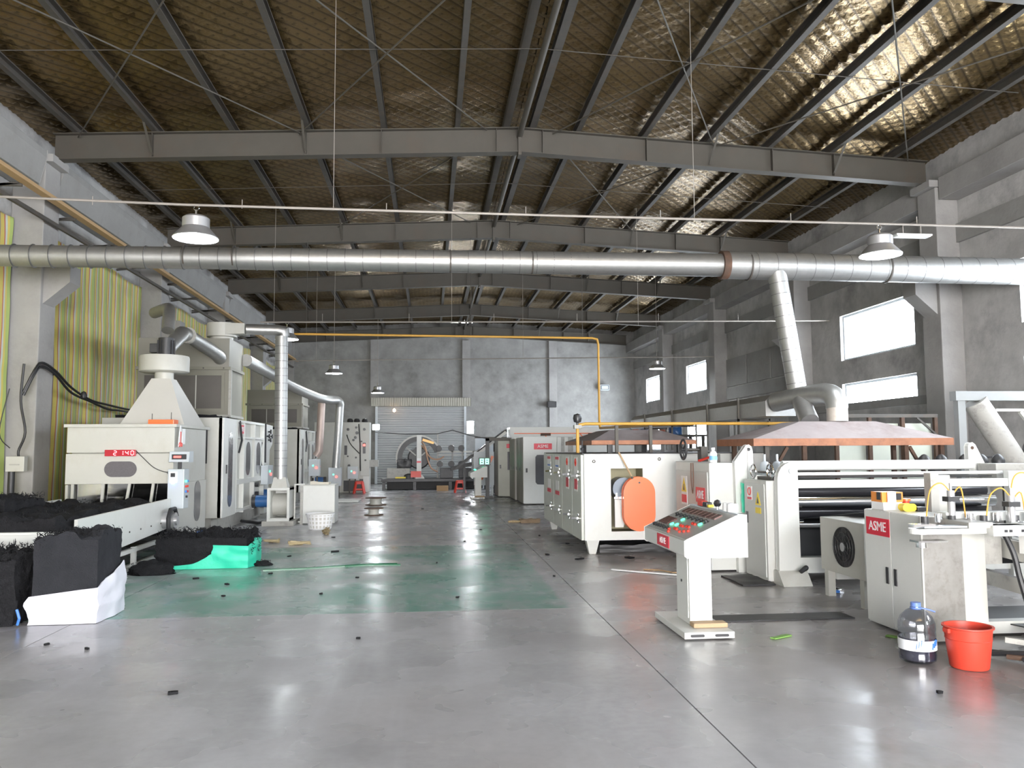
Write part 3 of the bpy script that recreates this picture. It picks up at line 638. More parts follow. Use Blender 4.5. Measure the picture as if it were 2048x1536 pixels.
# ------------------------------------------------------------------ fibre bales
def tuft_cloud(mb, c, ext, n, ln=.05, wd=.005, up=.1):
    cx, cy, cz = c
    for _ in range(n):
        p = Vector((cx+random.uniform(-1,1)*ext[0], cy+random.uniform(-1,1)*ext[1], cz+random.uniform(-1,1)*ext[2]))
        d = Vector((random.gauss(0,1), random.gauss(0,1), random.gauss(up,1))).normalized(); l = ln*random.uniform(.25,.7)
        s = d.orthogonal().normalized()*wd; m = p+d*l*.5+Vector((random.gauss(0,.3),random.gauss(0,.3),random.gauss(0,.3)))*l*.4
        mb.add([p-s, p+s, m+s*.6, m-s*.6, p+d*l], [(0,1,2,3),(3,2,4)])
def lumpy_box(mb, x0, x1, y0, y1, z0, z1, amp=.02, seed=0, step=.05, topamp=.05):
    b = bmesh.new(); bmesh.ops.create_cube(b, size=1)
    n = max(4, int(max(x1-x0, y1-y0, z1-z0)/step)); bmesh.ops.subdivide_edges(b, edges=b.edges[:], cuts=min(n, 22), use_grid_fill=True)
    b.verts.index_update()
    vs = []
    for v in b.verts:
        q = Vector((x0+(v.co.x+.5)*(x1-x0), y0+(v.co.y+.5)*(y1-y0), z0+(v.co.z+.5)*(z1-z0)))
        c = Vector(((x0+x1)/2, (y0+y1)/2, (z0+z1)/2)); d = (q-c).normalized()
        h = noise.noise(q*7+Vector((seed,0,0)))*.6+noise.noise(q*19+Vector((0,seed,0)))*.5
        k = amp*h
        if v.co.z > .49: q.z += topamp*(noise.noise(q*4+Vector((seed,seed,0)))+.5*noise.noise(q*14))
        q += d*k
        if q.z < 0.002: q.z = .002
        vs.append(q)
    mb.add(vs, [tuple(x.index for x in f.verts) for f in b.faces]); b.free(); return mb
def wrap(pts, tops, m, parent, name, thick=.012, seed=0):
    # a sack wall standing round the bale: pts (x,y) polyline, tops z at each point
    mb = MB(); N_ = 14; cols = []
    for i in range(len(pts)-1):
        for k in range(N_ + (1 if i == len(pts)-2 else 0)):
            f = k/N_; cols.append((pts[i][0]+(pts[i+1][0]-pts[i][0])*f, pts[i][1]+(pts[i+1][1]-pts[i][1])*f, tops[i]+(tops[i+1]-tops[i])*f))
    M_ = 10; n = len(cols)
    cx = sum(c[0] for c in cols)/n; cy = sum(c[1] for c in cols)/n
    for side in (0, 1):
        for j in range(M_+1):
            for x, y, zt in cols:
                z = .004+(zt-.004)*j/M_
                b = .03*noise.noise(Vector((x*5, y*5, z*9+seed)))+.03*noise.noise(Vector((x*3+z*12, y*3, seed)))
                d = Vector((x-cx, y-cy, 0)).normalized(); o = b+(thick if side == 0 else 0)+.015*math.sin(math.pi*j/M_)
                mb.v.append(Vector((x, y, max(.003, z)))+d*o)
    for s in (0, 1):
        o = s*n*(M_+1)
        for j in range(M_):
            for i in range(n-1):
                a = o+j*n+i; mb.f.append((a, a+1, a+n+1, a+n) if s == 0 else (a, a+n, a+n+1, a+1))
    o = n*(M_+1)
    for i in range(n-1): mb.f.append((M_*n+i, M_*n+i+1, o+M_*n+i+1, o+M_*n+i))
    return P(name, mb, m, parent, smooth=True)

t = T('fibre_bale', 'standing grey-black fibre bale with a white sack pulled round its foot', 'bale', (-3.4, 8.4, 0), 'fibre bales on the floor')
P('pressed_fibre', lumpy_box(MB(), -3.66, -3.09, 8.03, 8.62, .0, .80, .02, 3, .035, .09), FIBREG, t, smooth=True)
mb = MB(); tuft_cloud(mb, (-3.38, 8.33, .815), (.29, .3, .03), 900, .06); tuft_cloud(mb, (-3.62, 8.1, .75), (.06,.08,.05), 120, .06)
P('loose_fibre', mb, FIBRE, t, kind='stuff')
wrap([(-3.67, 8.2), (-3.67, 8.01), (-3.09, 8.03), (-3.06, 8.35), (-3.07, 8.66)], [.24, .26, .33, .42, .50], SACKW, t, 'white_sack', seed=2)
t = T('fibre_bale', 'shaggy black fibre bale leaning against the white-sacked bale', 'bale', (-4.2, 8.3, 0), 'fibre bales on the floor')
P('pressed_fibre', lumpy_box(MB(), -4.62, -3.79, 7.98, 8.6, .0, .62, .05, 9, .04, .14), FIBRE, t, smooth=True)
mb = MB(); tuft_cloud(mb, (-4.2, 8.3, .64), (.38,.28,.06), 1000, .09); tuft_cloud(mb, (-4.2, 7.97, .35), (.38,.02,.3), 500, .05, up=0)
P('loose_fibre', mb, FIBRE, t, kind='stuff')
P('blue_tie', MB().tube([(-3.74, 7.95, .02), (-3.72, 7.94, .08), (-3.75, 7.95, .16)], .012, 6), BLUEP, t)
t = T('fibre_bale', 'low shaggy black fibre bale in a torn bright green sack', 'bale', (-3.1, 11.8, 0), 'fibre bales on the floor')
P('pressed_fibre', lumpy_box(MB(), -3.68, -2.48, 11.5, 12.25, .0, .43, .05, 5, .045, .13), FIBRE, t, smooth=True)
mb = MB(); tuft_cloud(mb, (-3.08, 11.85, .45), (.6,.4,.05), 1500, .09); tuft_cloud(mb, (-2.46, 11.8, .32), (.05,.3,.14), 500, .09, up=0)
P('loose_fibre', mb, FIBRE, t, kind='stuff')
wrap([(-2.92, 11.455), (-2.46, 11.47), (-2.42, 11.8), (-2.43, 12.15)], [.32, .30, .38, .34], SACKG, t, 'green_sack', seed=4)
wrap([(-3.45, 11.43), (-3.2, 11.44), (-2.93, 11.455)], [.05, .07, .20], SACKG, t, 'sack_flap', seed=7)
def fibre_pile(c, ext, n, lab, ln=.06, seed=0):
    t = T('fibre_pile', lab, 'fibre pile', (c[0], c[1], 0), 'loose fibre piles')
    mb = MB(); b = bmesh.new(); bmesh.ops.create_icosphere(b, subdivisions=4, radius=1); b.verts.index_update(); vs = []
    for v in b.verts:
        h = 1+.28*noise.noise(v.co*2.3+Vector((seed,0,0)))+.14*noise.noise(v.co*6+Vector((seed,0,0)))
        vs.append(Vector((c[0]+v.co.x*ext[0]*h, c[1]+v.co.y*ext[1]*h, max(.002, c[2]+v.co.z*ext[2]*h))))
    mb.add(vs, [tuple(x.index for x in f.verts) for f in b.faces]); b.free()
    P('heap', mb, FIBRE, t, smooth=True)
    m2 = MB(); tuft_cloud(m2, (c[0], c[1], c[2]+ext[2]*.5), (ext[0]*.75, ext[1]*.75, ext[2]*.5), n, ln); 
    for v in m2.v: v.z = max(v.z, .003)
    P('loose_fibre', m2, FIBRE, t, kind='stuff'); return t
fibre_pile((-3.62, 11.15, .0), (.30, .20, .15), 500, 'loose black fibre pile on the floor at the foot of the green-sacked bale', seed=2)
fibre_pile((-2.32, 11.75, .0), (.14, .12, .06), 200, 'small black fibre heap beside the torn green sack', seed=8)

# ------------------------------------------------------------------ feeding conveyor
t = T('feed_conveyor', 'white feeding conveyor trough heaped with black fibre before the opener', 'conveyor', (-4.8, 11, 0))
P('front_panel', MB().box(-6.3, -3.42, 9.28, 9.32, .12, .72).box(-6.3, -3.42, 9.25, 9.33, .70, .73), WHITE, t, bevel=.006)
P('side_plate', MB().prism([(9.75,.30),(13.07,.42),(13.07,.86),(9.75,.82)], 'x', -4.02, -3.98), WHITE, t)
P('side_plate', MB().prism([(9.35,.30),(13.2,.42),(13.2,.86),(9.35,.82)], 'x', -5.68, -5.64), WHITE, t)
P('belt', MB().prism([(9.4,.36),(13.3,.52),(13.3,.54),(9.4,.38)], 'x', -5.63, -4.03), BLACKR, t)
P('side_rail', MB().box(-4.03, -3.96, 9.8, 13.1, .24, .29), WHITE, t); P('side_rail', MB().box(-4.06, -3.94, 9.6, 13.3, .02, .07), WHITE, t)
for y in (10.0, 11.6, 13.0):
    P('leg', MB().box(-4.03, -3.97, y-.03, y+.03, .0, .3), WHITE, t); P('leg', MB().box(-5.68, -5.62, y-.03, y+.03, .0, .3), WHITE, t)
for k in range(7): P('bolt', MB().cyl((-3.985, 10.1+.42*k, .52), (-3.97, 10.1+.42*k, .52), .012, 8), STEEL, t)
P('gear_motor', MB().cyl((-3.98, 12.75, .55), (-3.80, 12.75, .55), .12, 20).cyl((-3.8,12.75,.55),(-3.77,12.75,.55),.07,16), ALU, t, smooth=True)
P('motor_guard', MB().tube([(-3.85, 12.57, .42), (-3.85, 12.55, .6), (-3.85, 12.65, .72), (-3.85, 12.85, .72), (-3.85, 12.96, .6)], .03, 8), BLACKR, t, smooth=True)
def fibre_mass(name, x0, x1, y0, y1, z0, z1, parent, seed):
    o = P(name, lumpy_box(MB(), x0, x1, y0, y1, z0, z1, .05, seed, .07, .12), FIBRE, parent, smooth=True)
    mb = MB(); tuft_cloud(mb, ((x0+x1)/2, (y0+y1)/2, z1), ((x1-x0)/2, (y1-y0)/2, .05), 1500, .1); P('loose_fibre', mb, FIBRE, o, kind='stuff'); return o
o = T('fibre_heap', 'long heap of black fibre lying in the feeding trough', 'fibre heap', (-5.0, 11, .5))
fibre_mass('fibre_layer', -5.58, -4.08, 9.42, 12.6, .55, .84, o, 11)
fibre_mass('fibre_clump', -5.55, -5.0, 10.2, 11.2, .84, 1.0, o, 12)

# ------------------------------------------------------------------ fibre opener with cone
t = T('fibre_opener', 'cream hopper machine with a red digital counter and a tall metal cone', 'machine', (-4.85, 14.3, 0))
P('body', MB().box(-5.66, -4.07, 13.55, 15.3, 1.07, 1.97), CREAM, t, bevel=.008)
P('front_sheet', MB().box(-5.68, -4.05, 13.40, 13.55, 1.57, 1.97), CREAM, t, bevel=.006)
P('front_sheet', MB().box(-5.68, -4.05, 13.38, 13.55, 1.08, 1.555), CREAM, t, bevel=.006)
P('top_lip', MB().box(-5.72, -4.01, 13.36, 15.34, 1.97, 2.02), CREAM, t, bevel=.006)
P('side_sheet', MB().box(-4.09, -4.05, 13.55, 15.3, .18, 1.07), CREAM, t); P('side_sheet', MB().box(-5.68, -5.64, 13.4, 15.3, .18, 1.07), CREAM, t)
P('back_sheet', MB().box(-5.64, -4.09, 15.26, 15.3, .18, 1.07), DARK, t)
P('bottom_sheet', MB().box(-5.64, -4.09, 13.6, 15.26, .18, .24), DARK, t)
for x in (-5.6, -4.13):
    for y in (13.6, 15.2): P('leg', MB().box(x-.05, x+.05, y-.05, y+.05, 0, .18), CREAM, t)
for x, d in ((-5.58, 0), (-5.12, .03), (-4.72, .08), (-4.36, .06)):
    P('window_post', MB().obox((x, 13.43, 1.09), (x-d, 13.43, .55), .04, .03, (0,1,0)), CREAM, t)
P('plastic_film', lumpy_box(MB(), -5.55, -4.12, 13.50, 13.505, .55, 1.08, .0, 4, .06, 0), FILM, t)
P('spiked_apron', MB().prism([(13.75,.4),(14.9,.5),(14.9,.56),(13.75,.46)], 'x', -5.6, -4.12), BLACKR, t)
P('feed_roller', MB().cyl((-5.62, 14.6, .8), (-4.1, 14.6, .8), .17, 20), CHROME, t, smooth=True)
P('fibre_inside', lumpy_box(MB(), -4.9, -4.12, 13.7, 14.3, .55, 1.0, .06, 21, .06, .05), FIBRE, t, smooth=True)
P('oval_window', MB().prism(stadium(-4.85, 1.31, .49, .245), 'y', 13.372, 13.385), mat('dark_mesh_window', (.12,.11,.12), .4, var=.3, scale=60), t)
dsp = P('counter_display', MB().box(-5.08, -4.62, 13.33, 13.38, 1.515, 1.615), REDBG, t, bevel=.004, label='red digital counter reading 2 140')
SEG = {'a':(0,1,1),'b':(1,.5,0),'c':(1,0,0),'d':(0,0,1),'e':(0,0,0),'f':(0,.5,0),'g':(0,.5,1)}
def digit(ch, x, z, wd, ht, y, parent):
    on = {'2':'abged','1':'bc','4':'fgbc','0':'abcdef'}[ch]; mb = MB(); s = .011
    for k in on:
        u, v, hz = SEG[k]
        if hz: mb.box(x+s*.6, x+wd-s*.6, y-.004, y, z+v*ht-s/2, z+v*ht+s/2)
        else: mb.box(x+u*wd-s/2, x+u*wd+s/2, y-.004, y, z+v*ht+s*.6, z+(v+.5)*ht-s*.6)
    P('digit', mb, REDD, parent)
for ch, x in (('2',-4.945),('1',-4.845),('4',-4.765),('0',-4.685)): digit(ch, x, 1.532, .042, .066, 13.33, dsp)
P('cord', MB().hose([(-4.62,13.36,1.6),(-4.5,13.36,1.48),(-4.35,13.36,1.34),(-4.2,13.36,1.27),(-4.08,13.36,1.25)], .006, 6), BLACKR, t)
P('cable_clip', MB().lathe([(0,-.03),(.03,-.02),(.035,0),(.03,.02),(0,.03)], (-4.1,13.36,1.25), 10), BLACKP, t, smooth=True)
# cone, drum and motor on top
b0 = [(-5.12,14.0),(-4.08,14.0),(-4.08,15.26),(-5.12,15.26)]; n0 = [(-4.78,14.46),(-4.46,14.46),(-4.46,14.78),(-4.78,14.78)]
P('cone', MB().add([(x,y,2.02) for x,y in b0]+[(x,y,2.84) for x,y in n0], [(0,1,5,4),(1,2,6,5),(2,3,7,6),(3,0,4,7),(4,5,6,7),(3,2,1,0)]), mat('dull_cream_sheet', (.57,.555,.52), .5, var=.05), t)
P('neck', MB().cyl((-4.62,14.62,2.84),(-4.62,14.62,2.97),.155,24), CREAM, t, smooth=True)
P('drum', MB().lathe([(0,2.95),(.37,2.95),(.41,2.97),(.41,3.21),(.40,3.24),(0,3.24)], (-4.62,14.62,0), 36), CREAM, t, smooth=True)
mo = P('motor', MB().cyl((-4.6,14.62,3.24),(-4.6,14.62,3.56),.13,20), DARK, t, smooth=True)
for k in range(10):
    a = 2*math.pi*k/10; P('fin', MB().obox((-4.6+.14*math.cos(a),14.62+.14*math.sin(a),3.26),(-4.6+.14*math.cos(a),14.62+.14*math.sin(a),3.52),.012,.03,(math.cos(a),math.sin(a),0)), DARK, mo)
P('terminal_box', MB().box(-4.86,-4.7,14.55,14.7,3.30,3.46), DARK, t, bevel=.01)
P('oval_tag', MB().box(-3.99,-3.985,13.6,13.75,1.7,1.95), WHITEP, t)
P('side_window', MB().prism(stadium(14.75, .72, .36, .7, 4), 'x', -4.05, -4.04), GLASSD, t)
t = T('orange_tray', 'small orange box lying on the rim of the cream hopper machine', 'box', (-4.3, 13.75, 2.02))
P('box', MB().box(-4.53, -4.13, 13.6, 13.85, 2.021, 2.10), ORANGE, t, bevel=.01); P('pin', MB().cyl((-4.5,13.7,2.1),(-4.5,13.7,2.2),.006,6), STEEL, t); P('pin', MB().cyl((-4.2,13.7,2.1),(-4.2,13.7,2.22),.006,6), STEEL, t)
t = T('control_box', 'pale grey switch box with coloured buttons on the corner of the hopper machine', 'control box', (-3.9, 13.3, .72))
P('case', MB().box(-4.045, -3.80, 13.10, 13.36, .70, 1.31), LGREY, t, bevel=.008)
for z, y, m in ((1.12,13.18,GREENL),(1.12,13.26,BLUEP),(1.04,13.18,REDP),(1.04,13.26,REDP),(.96,13.18,BLUEP),(.96,13.26,REDP),(.88,13.22,BLACKP)):
    P('button', MB().cyl((-3.80,y,z),(-3.775,y,z),.018,12), m, t, smooth=True)
P('switch_plate', MB().box(-4.02,-3.90,13.09,13.1,1.1,1.27), WHITEP, t); P('knob', MB().box(-3.99,-3.93,13.06,13.09,1.19,1.25), BLACKP, t); P('blue_lamp', MB().cyl((-3.96,13.09,1.10),(-3.96,13.06,1.10),.025,12), mat('blue_indicator', (.1,.2,.9), .3, emit=(.15,.3,1), estr=5), t)
t = T('weighing_indicator', 'small grey weighing indicator with red digits above the switch box', 'indicator', (-3.9, 13.3, 1.4))
P('case', MB().prism([(13.12,1.42),(13.36,1.42),(13.36,1.58),(13.16,1.58)], 'x', -4.04, -3.74), LGREY, t, bevel=.006)
P('screen', MB().obox((-4.0,13.13,1.5),(-3.78,13.13,1.5),.01,.08,(0,0,1)), BLACKP, t); P('digits', MB().box(-3.97,-3.86,13.118,13.122,1.485,1.515), REDL, t)
P('stem', MB().box(-3.93,-3.88,13.2,13.25,1.31,1.42), DARK, t)
t = T('warning_tag', 'white tag with a red triangle hung on the hopper machine corner', 'tag', (-3.95, 13.5, 1.7))
P('card', MB().prism([(13.42,1.66),(13.62,1.66),(13.62,1.74),(13.54,2.0),(13.5,2.0),(13.42,1.74)], 'x', -4.0, -3.99), WHITEP, t)
P('red_mark', MB().prism([(13.50,1.7),(13.54,1.7),(13.54,1.9),(13.50,1.9)], 'x', -3.989, -3.985).ring((-3.986,13.47,1.69),.035,.006,'x',16,6).ring((-3.986,13.57,1.69),.03,.006,'x',16,6), REDP, t)
t = T('blue_jug', 'bright blue plastic jug on the floor behind the green-sacked bale', 'jug', (-3.68, 13.8, 0))
P('body', MB().lathe([(0,.0),(.11,.0),(.13,.03),(.13,.22),(.10,.28),(.05,.30),(0,.30)], (-3.68,13.8,0), 20), mat('bright_blue_plastic', (.03,.22,.75), .35), t, smooth=True); P('cap', MB().cyl((-3.68,13.8,.30),(-3.68,13.8,.345),.05,14), BLACKP, t, smooth=True)
fibre_pile((-3.55, 13.2, .0), (.2, .2, .12), 200, 'dark oily heap of fibre and hoses under the switch box', seed=14)

# ------------------------------------------------------------------ carding machine
def carding(y0, y1, x0, x1, t, near):
    z0, z1 = .32, 2.22; L_ = y1-y0; Yf = lambda f: y0+L_*f
    P('body', MB().box(x0, x1-.10, y0, y1-.15, z0, z1-.04), CREAM, t, bevel=.01)
    P('plinth', MB().box(x0, x1-.25, y0+.15, y1-.2, 0, z0), GREYW, t)
    P('end_panel', MB().box(x0+.02, x1-.03, y0-.05, y0, z0, z1), CREAM, t, bevel=.006)
    d = P('door', MB().box(x1-.10, x1, Yf(0)-.05, Yf(.20), z0, z1), WHITE, t, bevel=.006)
    P('slot_window', MB().prism(stadium(Yf(.10), 1.22, .34, 1.45, 6), 'x', x1, x1+.006), GLASSD, d)
    P('handle', MB().box(x1, x1+.02, Yf(.03), Yf(.04), 1.15, 1.32), BLACKP, d)
    fr = P('panel_frame', MB().frame('x', Yf(.21), Yf(.78), .95, 2.22, .05, x1-.10, x1).frame('x', Yf(.21), Yf(.78), z0+.02, .95, .05, x1-.10, x1).box(x1-.10,x1-.005,Yf(.35),Yf(.36),.3,2.2).box(x1-.10,x1-.005,Yf(.56),Yf(.57),.3,2.2).box(x1-.10,x1-.01,Yf(.21),Yf(.78),1.84,1.88), WHITE, t)
    for f in (.44, .655):
        dd = P('inspection_panel', MB().box(x1-.08, x1-.02, Yf(f)-L_*.075, Yf(f)+L_*.075, 1.0, 1.83), WHITE, t)
        P('slot_window', MB().prism(stadium(Yf(f), 1.42, L_*.085, .72, 6), 'x', x1-.02, x1-.012), GLASSD, dd)
    ep = P('end_frame', MB().prism([(Yf(.79),2.22),(Yf(1),2.2),(Yf(1),1.75),(Yf(.93),1.6),(Yf(.90),.1),(Yf(.82),.1),(Yf(.80),1.2)], 'x', x1-.12, x1-.02), WHITE, t)
    for k, (f, z) in enumerate(((.885,2.04),(.85,1.93),(.885,1.84),(.925,1.93))):
        P('star_knob', MB().lathe([(0,0),(.02,0),(.02,.05),(.055,.05),(.055,.08),(0,.08)], (x1-.02, Yf(f), z), 8, 'x'), BLACKP, ep)
    bx = P('switch_case', MB().box(x1, x1+.16, Yf(.70), Yf(.83), .80, 1.24), LGREY, t, bevel=.008)
    P('button', MB().cyl((x1+.16,Yf(.745),1.10),(x1+.18,Yf(.745),1.10),.025,12), GREENL, bx); P('button', MB().cyl((x1+.16,Yf(.775),1.03),(x1+.18,Yf(.775),1.03),.03,12), REDL, bx)
    P('drive_wheel', MB().ring((x1-.06,Yf(.80),1.5),.3,.025,'x',28,8).cyl((x1-.09,Yf(.80),1.5),(x1-.03,Yf(.80),1.5),.08,16), DARK, t, smooth=True)
    mt = P('blue_motor', MB().cyl((x1-.05,Yf(.80),.55),(x1+.28,Yf(.80),.55),.12,18), BLUEM, t, smooth=True)
    P('fan_cover', MB().cyl((x1+.28,Yf(.80),.55),(x1+.36,Yf(.80),.55),.125,18), DARK, mt, smooth=True)
    for z in (.62, .82): P('side_knob', MB().cyl((x1-.02,Yf(.60),z),(x1+.06,Yf(.60),z),.05,12), BLACKP, t)
    P('floor_hose', MB().tube([(x1-.1,Yf(.4),.1),(x1+.2,Yf(.45),.03),(x1+.4,Yf(.55),.03),(x1+.2,Yf(.75),.04),(x1+.25,Yf(.8),.4)], .03, 8), BLACKR, t, smooth=True)
    P('cable', MB().tube([(x1+.005,Yf(.25),2.2),(x1+.03,Yf(.27),1.8),(x1+.03,Yf(.22),1.55)], .02, 8).tube([(x1+.01,Yf(.79),2.22),(x1+.02,Yf(.785),1.3)], .02, 8), BLACKR, t, smooth=True)
    if near:
        red_sign(t, (x1, Yf(.30), 2.03), .26, .18, '+x')
        P('corner_pulley', MB().ring((x0+.55,y0-.08,1.7),.16,.03,'y',20,6).cyl((x0+.55,y0-.1,1.7),(x0+.55,y0-.05,1.7),.06,12), DARK, t, smooth=True)
        P('machine_opening', MB().box(-4.62,-4.2,y0-.06,y0-.05,1.35,2.0), DARK, t)
    P('fibre_dust', lumpy_box(MB(), x0+.2, x1-.2, y0+.1, y0+(1.15 if near else .75), z1-.04, z1+.04, .03, 31, .12, .06), FIBRE, t, smooth=True)
t = T('carding_machine', 'long white carding machine with slotted windows behind the hopper machine', 'machine', (-5, 18, 0), 'carding machines')
carding(15.95, 20.8, -6.15, -3.90, t, True)
t = T('carding_machine', 'second white carding machine under the farther box tower', 'machine', (-5, 27, 0), 'carding machines')
carding(25.1, 29.2, -6.15, -3.90, t, False)

def tower(x0, x1, y0, y1, z0, z1, lab):
    t = T('chute_tower', lab, 'tower', ((x0+x1)/2, (y0+y1)/2, z0), 'grey feed chute towers')
    zm = z0+(z1-z0)*.60
    P('lower_box', MB().box(x0, x1, y0, y1, z0, zm), OLIVE, t, bevel=.006); P('upper_box', MB().box(x0, x1, y0, y1, zm+.06, z1), mat('grey_chute_sheet', (.24,.23,.20), .5, var=.06), t, bevel=.006)
    P('flange', MB().box(x0-.04, x1+.04, y0-.04, y1+.04, zm, zm+.06), OLIVE, t)
    P('flange', MB().box(x0-.04, x1+.04, y0-.04, y1+.04, z0-.001, z0+.05), GREYW, t)
    P('window_frame', MB().frame('y', x0+.08, x1-.08, z0+.12, zm-.06, .06, y0-.02, y0), OLIVE, t)
    wd = (x1-x0-.28)
    for k in range(3): P('pane', MB().box(x0+.14+wd*k/3+.008, x0+.14+wd*(k+1)/3-.008, y0-.012, y0-.004, z0+.18, zm-.12), mat('dusty_brown_glass', (.10,.09,.085), .3, var=.2, scale=3), t)
    for k in (1, 2): P('mullion', MB().box(x0+.14+wd*k/3-.01, x0+.14+wd*k/3+.01, y0-.02, y0, z0+.18, zm-.12), CREAM, t)
    for k in range(5): P('bolt', MB().cyl((x0+.1+(x1-x0-.2)*k/4, y0-.055, zm+.03), (x0+.1+(x1-x0-.2)*k/4, y0-.04, zm+.03), .015, 8), STEEL, t)
    P('corner_post', MB().box(x1, x1+.05, y0-.01, y0+.07, z0, zm), GREYW, t); return t
tw = tower(-6.0, -4.17, 17.3, 18.5, 2.28, 3.93, 'grey box tower with a round fan drum on top, behind the cone')
P('fan_drum', MB().lathe([(0,3.93),(.24,3.93),(.24,4.02),(.31,4.03),(.31,4.32),(0,4.32)], (-4.48,17.9,0), 32), CREAM, tw, smooth=True)
P('outlet', MB().prism([(-4.4,4.06),(-3.95,4.08),(-3.95,4.30),(-4.4,4.31)], 'y', 17.62, 17.9), CREAM, tw)
tw2 = tower(-5.7, -4.02, 26.0, 27.3, 2.27, 3.48, 'second grey box tower behind the vertical silver pipe')
t = T('elbow_pipe', 'bent grey pipe joining the cone motor to the box tower', 'pipe', (-4.6, 15.5, 3.3))
P('pipe', MB().hose([(-4.62,14.8,3.42),(-4.55,15.2,3.68),(-4.6,15.6,3.78),(-4.5,16.3,3.70),(-4.35,17.0,3.55),(-4.35,17.25,3.5)], .13, 20), GALV, t, smooth=True)
P('upper_pipe', MB().hose([(-4.7,15.0,3.75),(-4.75,15.2,4.05),(-4.9,15.6,4.25),(-5.4,16.4,4.3)], .11, 16), GALV, t, smooth=True)
P('flange', MB().cyl((-4.57,15.72,3.77),(-4.57,15.78,3.76),.16,20), GREYW, t, smooth=True)
# silver riser with blower
t = T('silver_riser', 'tall vertical galvanised pipe rising from the floor blower to the tower drum', 'pipe', (-3.18, 17.9, .8))
P('riser', MB().tube([(-3.19,17.9,.98),(-3.22,17.9,4.06)], .135, 28), GALV, t, smooth=True); seams(t, (-3.19,17.9,1.1), (-3.22,17.9,4.0), .137, .16)
P('top_run', MB().tube([(-3.94,17.76,4.19),(-3.3,17.85,4.19),(-3.18,17.9,4.17),(-3.16,17.9,4.05)], .115, 20), GALV, t, smooth=True)
P('transition', MB().add([(-3.36,17.75,.8),(-3.02,17.75,.8),(-3.02,18.05,.8),(-3.36,18.05,.8)]+[(-3.31,17.78,1.02),(-3.07,17.78,1.02),(-3.07,18.02,1.02),(-3.31,18.02,1.02)], [(0,1,5,4),(1,2,6,5),(2,3,7,6),(3,0,4,7)]), CREAM, t)
t = T('floor_blower', 'white centrifugal blower with an open square front under the silver riser', 'blower', (-3.2, 18, 0))
P('case', MB().box(-3.42,-3.36,17.7,18.4,.1,.8).box(-3.02,-2.96,17.7,18.4,.1,.8).box(-3.42,-2.96,17.7,18.4,.74,.8).box(-3.42,-2.96,17.7,18.4,.1,.16).box(-3.42,-2.96,18.3,18.4,.1,.8), WHITE, t, bevel=.004)
P('front_frame', MB().frame('y', -3.42,-2.96,.1,.8,.045,17.66,17.70), WHITE, t); P('volute', MB().cyl((-3.36,18.15,.42),(-3.02,18.15,.42),.24,28), CREAM, t, smooth=True)
P('base', MB().box(-3.52,-2.86,17.62,18.5,0,.1), GREYW, t, bevel=.006)
P('motor', MB().cyl((-3.42,18.05,.5),(-3.72,18.05,.5),.13,18), BLUEM, t, smooth=True); P('fan_cover', MB().cyl((-3.72,18.05,.5),(-3.8,18.05,.5),.14,18), DARK, t, smooth=True)
t = T('white_cabinet', 'low white sheet-metal cabinet standing on the floor beside the blower', 'cabinet', (-2.45, 18.2, 0))
P('front', MB().box(-2.72,-2.05,17.95,18.0,.02,.82), WHITE, t, bevel=.006); P('side', MB().box(-2.78,-2.72,17.95,18.7,.0,.82), GREYW, t); P('side', MB().box(-2.09,-2.05,18.0,18.7,.02,.82), WHITE, t); P('top', MB().box(-2.78,-2.05,17.95,18.72,.82,.84), CREAM, t); P('frame', MB().frame('y',-2.95,-2.72,.02,.86,.03,18.2,18.23), WHITE, t)
t = T('folded_rag', 'pale rag heaped on the low white cabinet', 'rag', (-2.4, 18.3, .84))
P('cloth', lumpy_box(MB(), -2.6,-2.2,18.15,18.45,.842,.89,.03,41,.05,.03), mat('pale_rag', (.62,.58,.5), .9, bump=.3), t, smooth=True)
# white basket with slots
t = T('laundry_basket', 'round white plastic basket with slotted sides on the floor by the white cabinet', 'basket', (-2.22, 16.95, 0))
cx, cy = -2.22, 16.95
P('base', MB().lathe([(0,0),(.22,0),(.225,.02),(0,.02)], (cx,cy,0), 28), WHITEP, t, smooth=True)
for z, r in ((.08,.235),(.16,.248),(.24,.262)): P('band', MB().lathe([(r,z),(r+.006,z),(r+.008,z+.025),(r+.002,z+.025)], (cx,cy,0), 28), WHITEP, t, smooth=True)
P('rim', MB().lathe([(.27,.285),(.29,.285),(.295,.31),(.27,.31),(.27,.285)], (cx,cy,0), 28), WHITEP, t, smooth=True)
for k in range(20):
    a = 2*math.pi*k/20; P('slat', MB().obox((cx+.222*math.cos(a),cy+.222*math.sin(a),.01),(cx+.272*math.cos(a),cy+.272*math.sin(a),.3),.035,.006,(math.cos(a),math.sin(a),0)), WHITEP, t)
P('lining', MB().lathe([(.215,.02),(.262,.29)], (cx,cy,0), 28), mat('pale_basket_lining', (.6,.58,.54), .7), t, smooth=True)
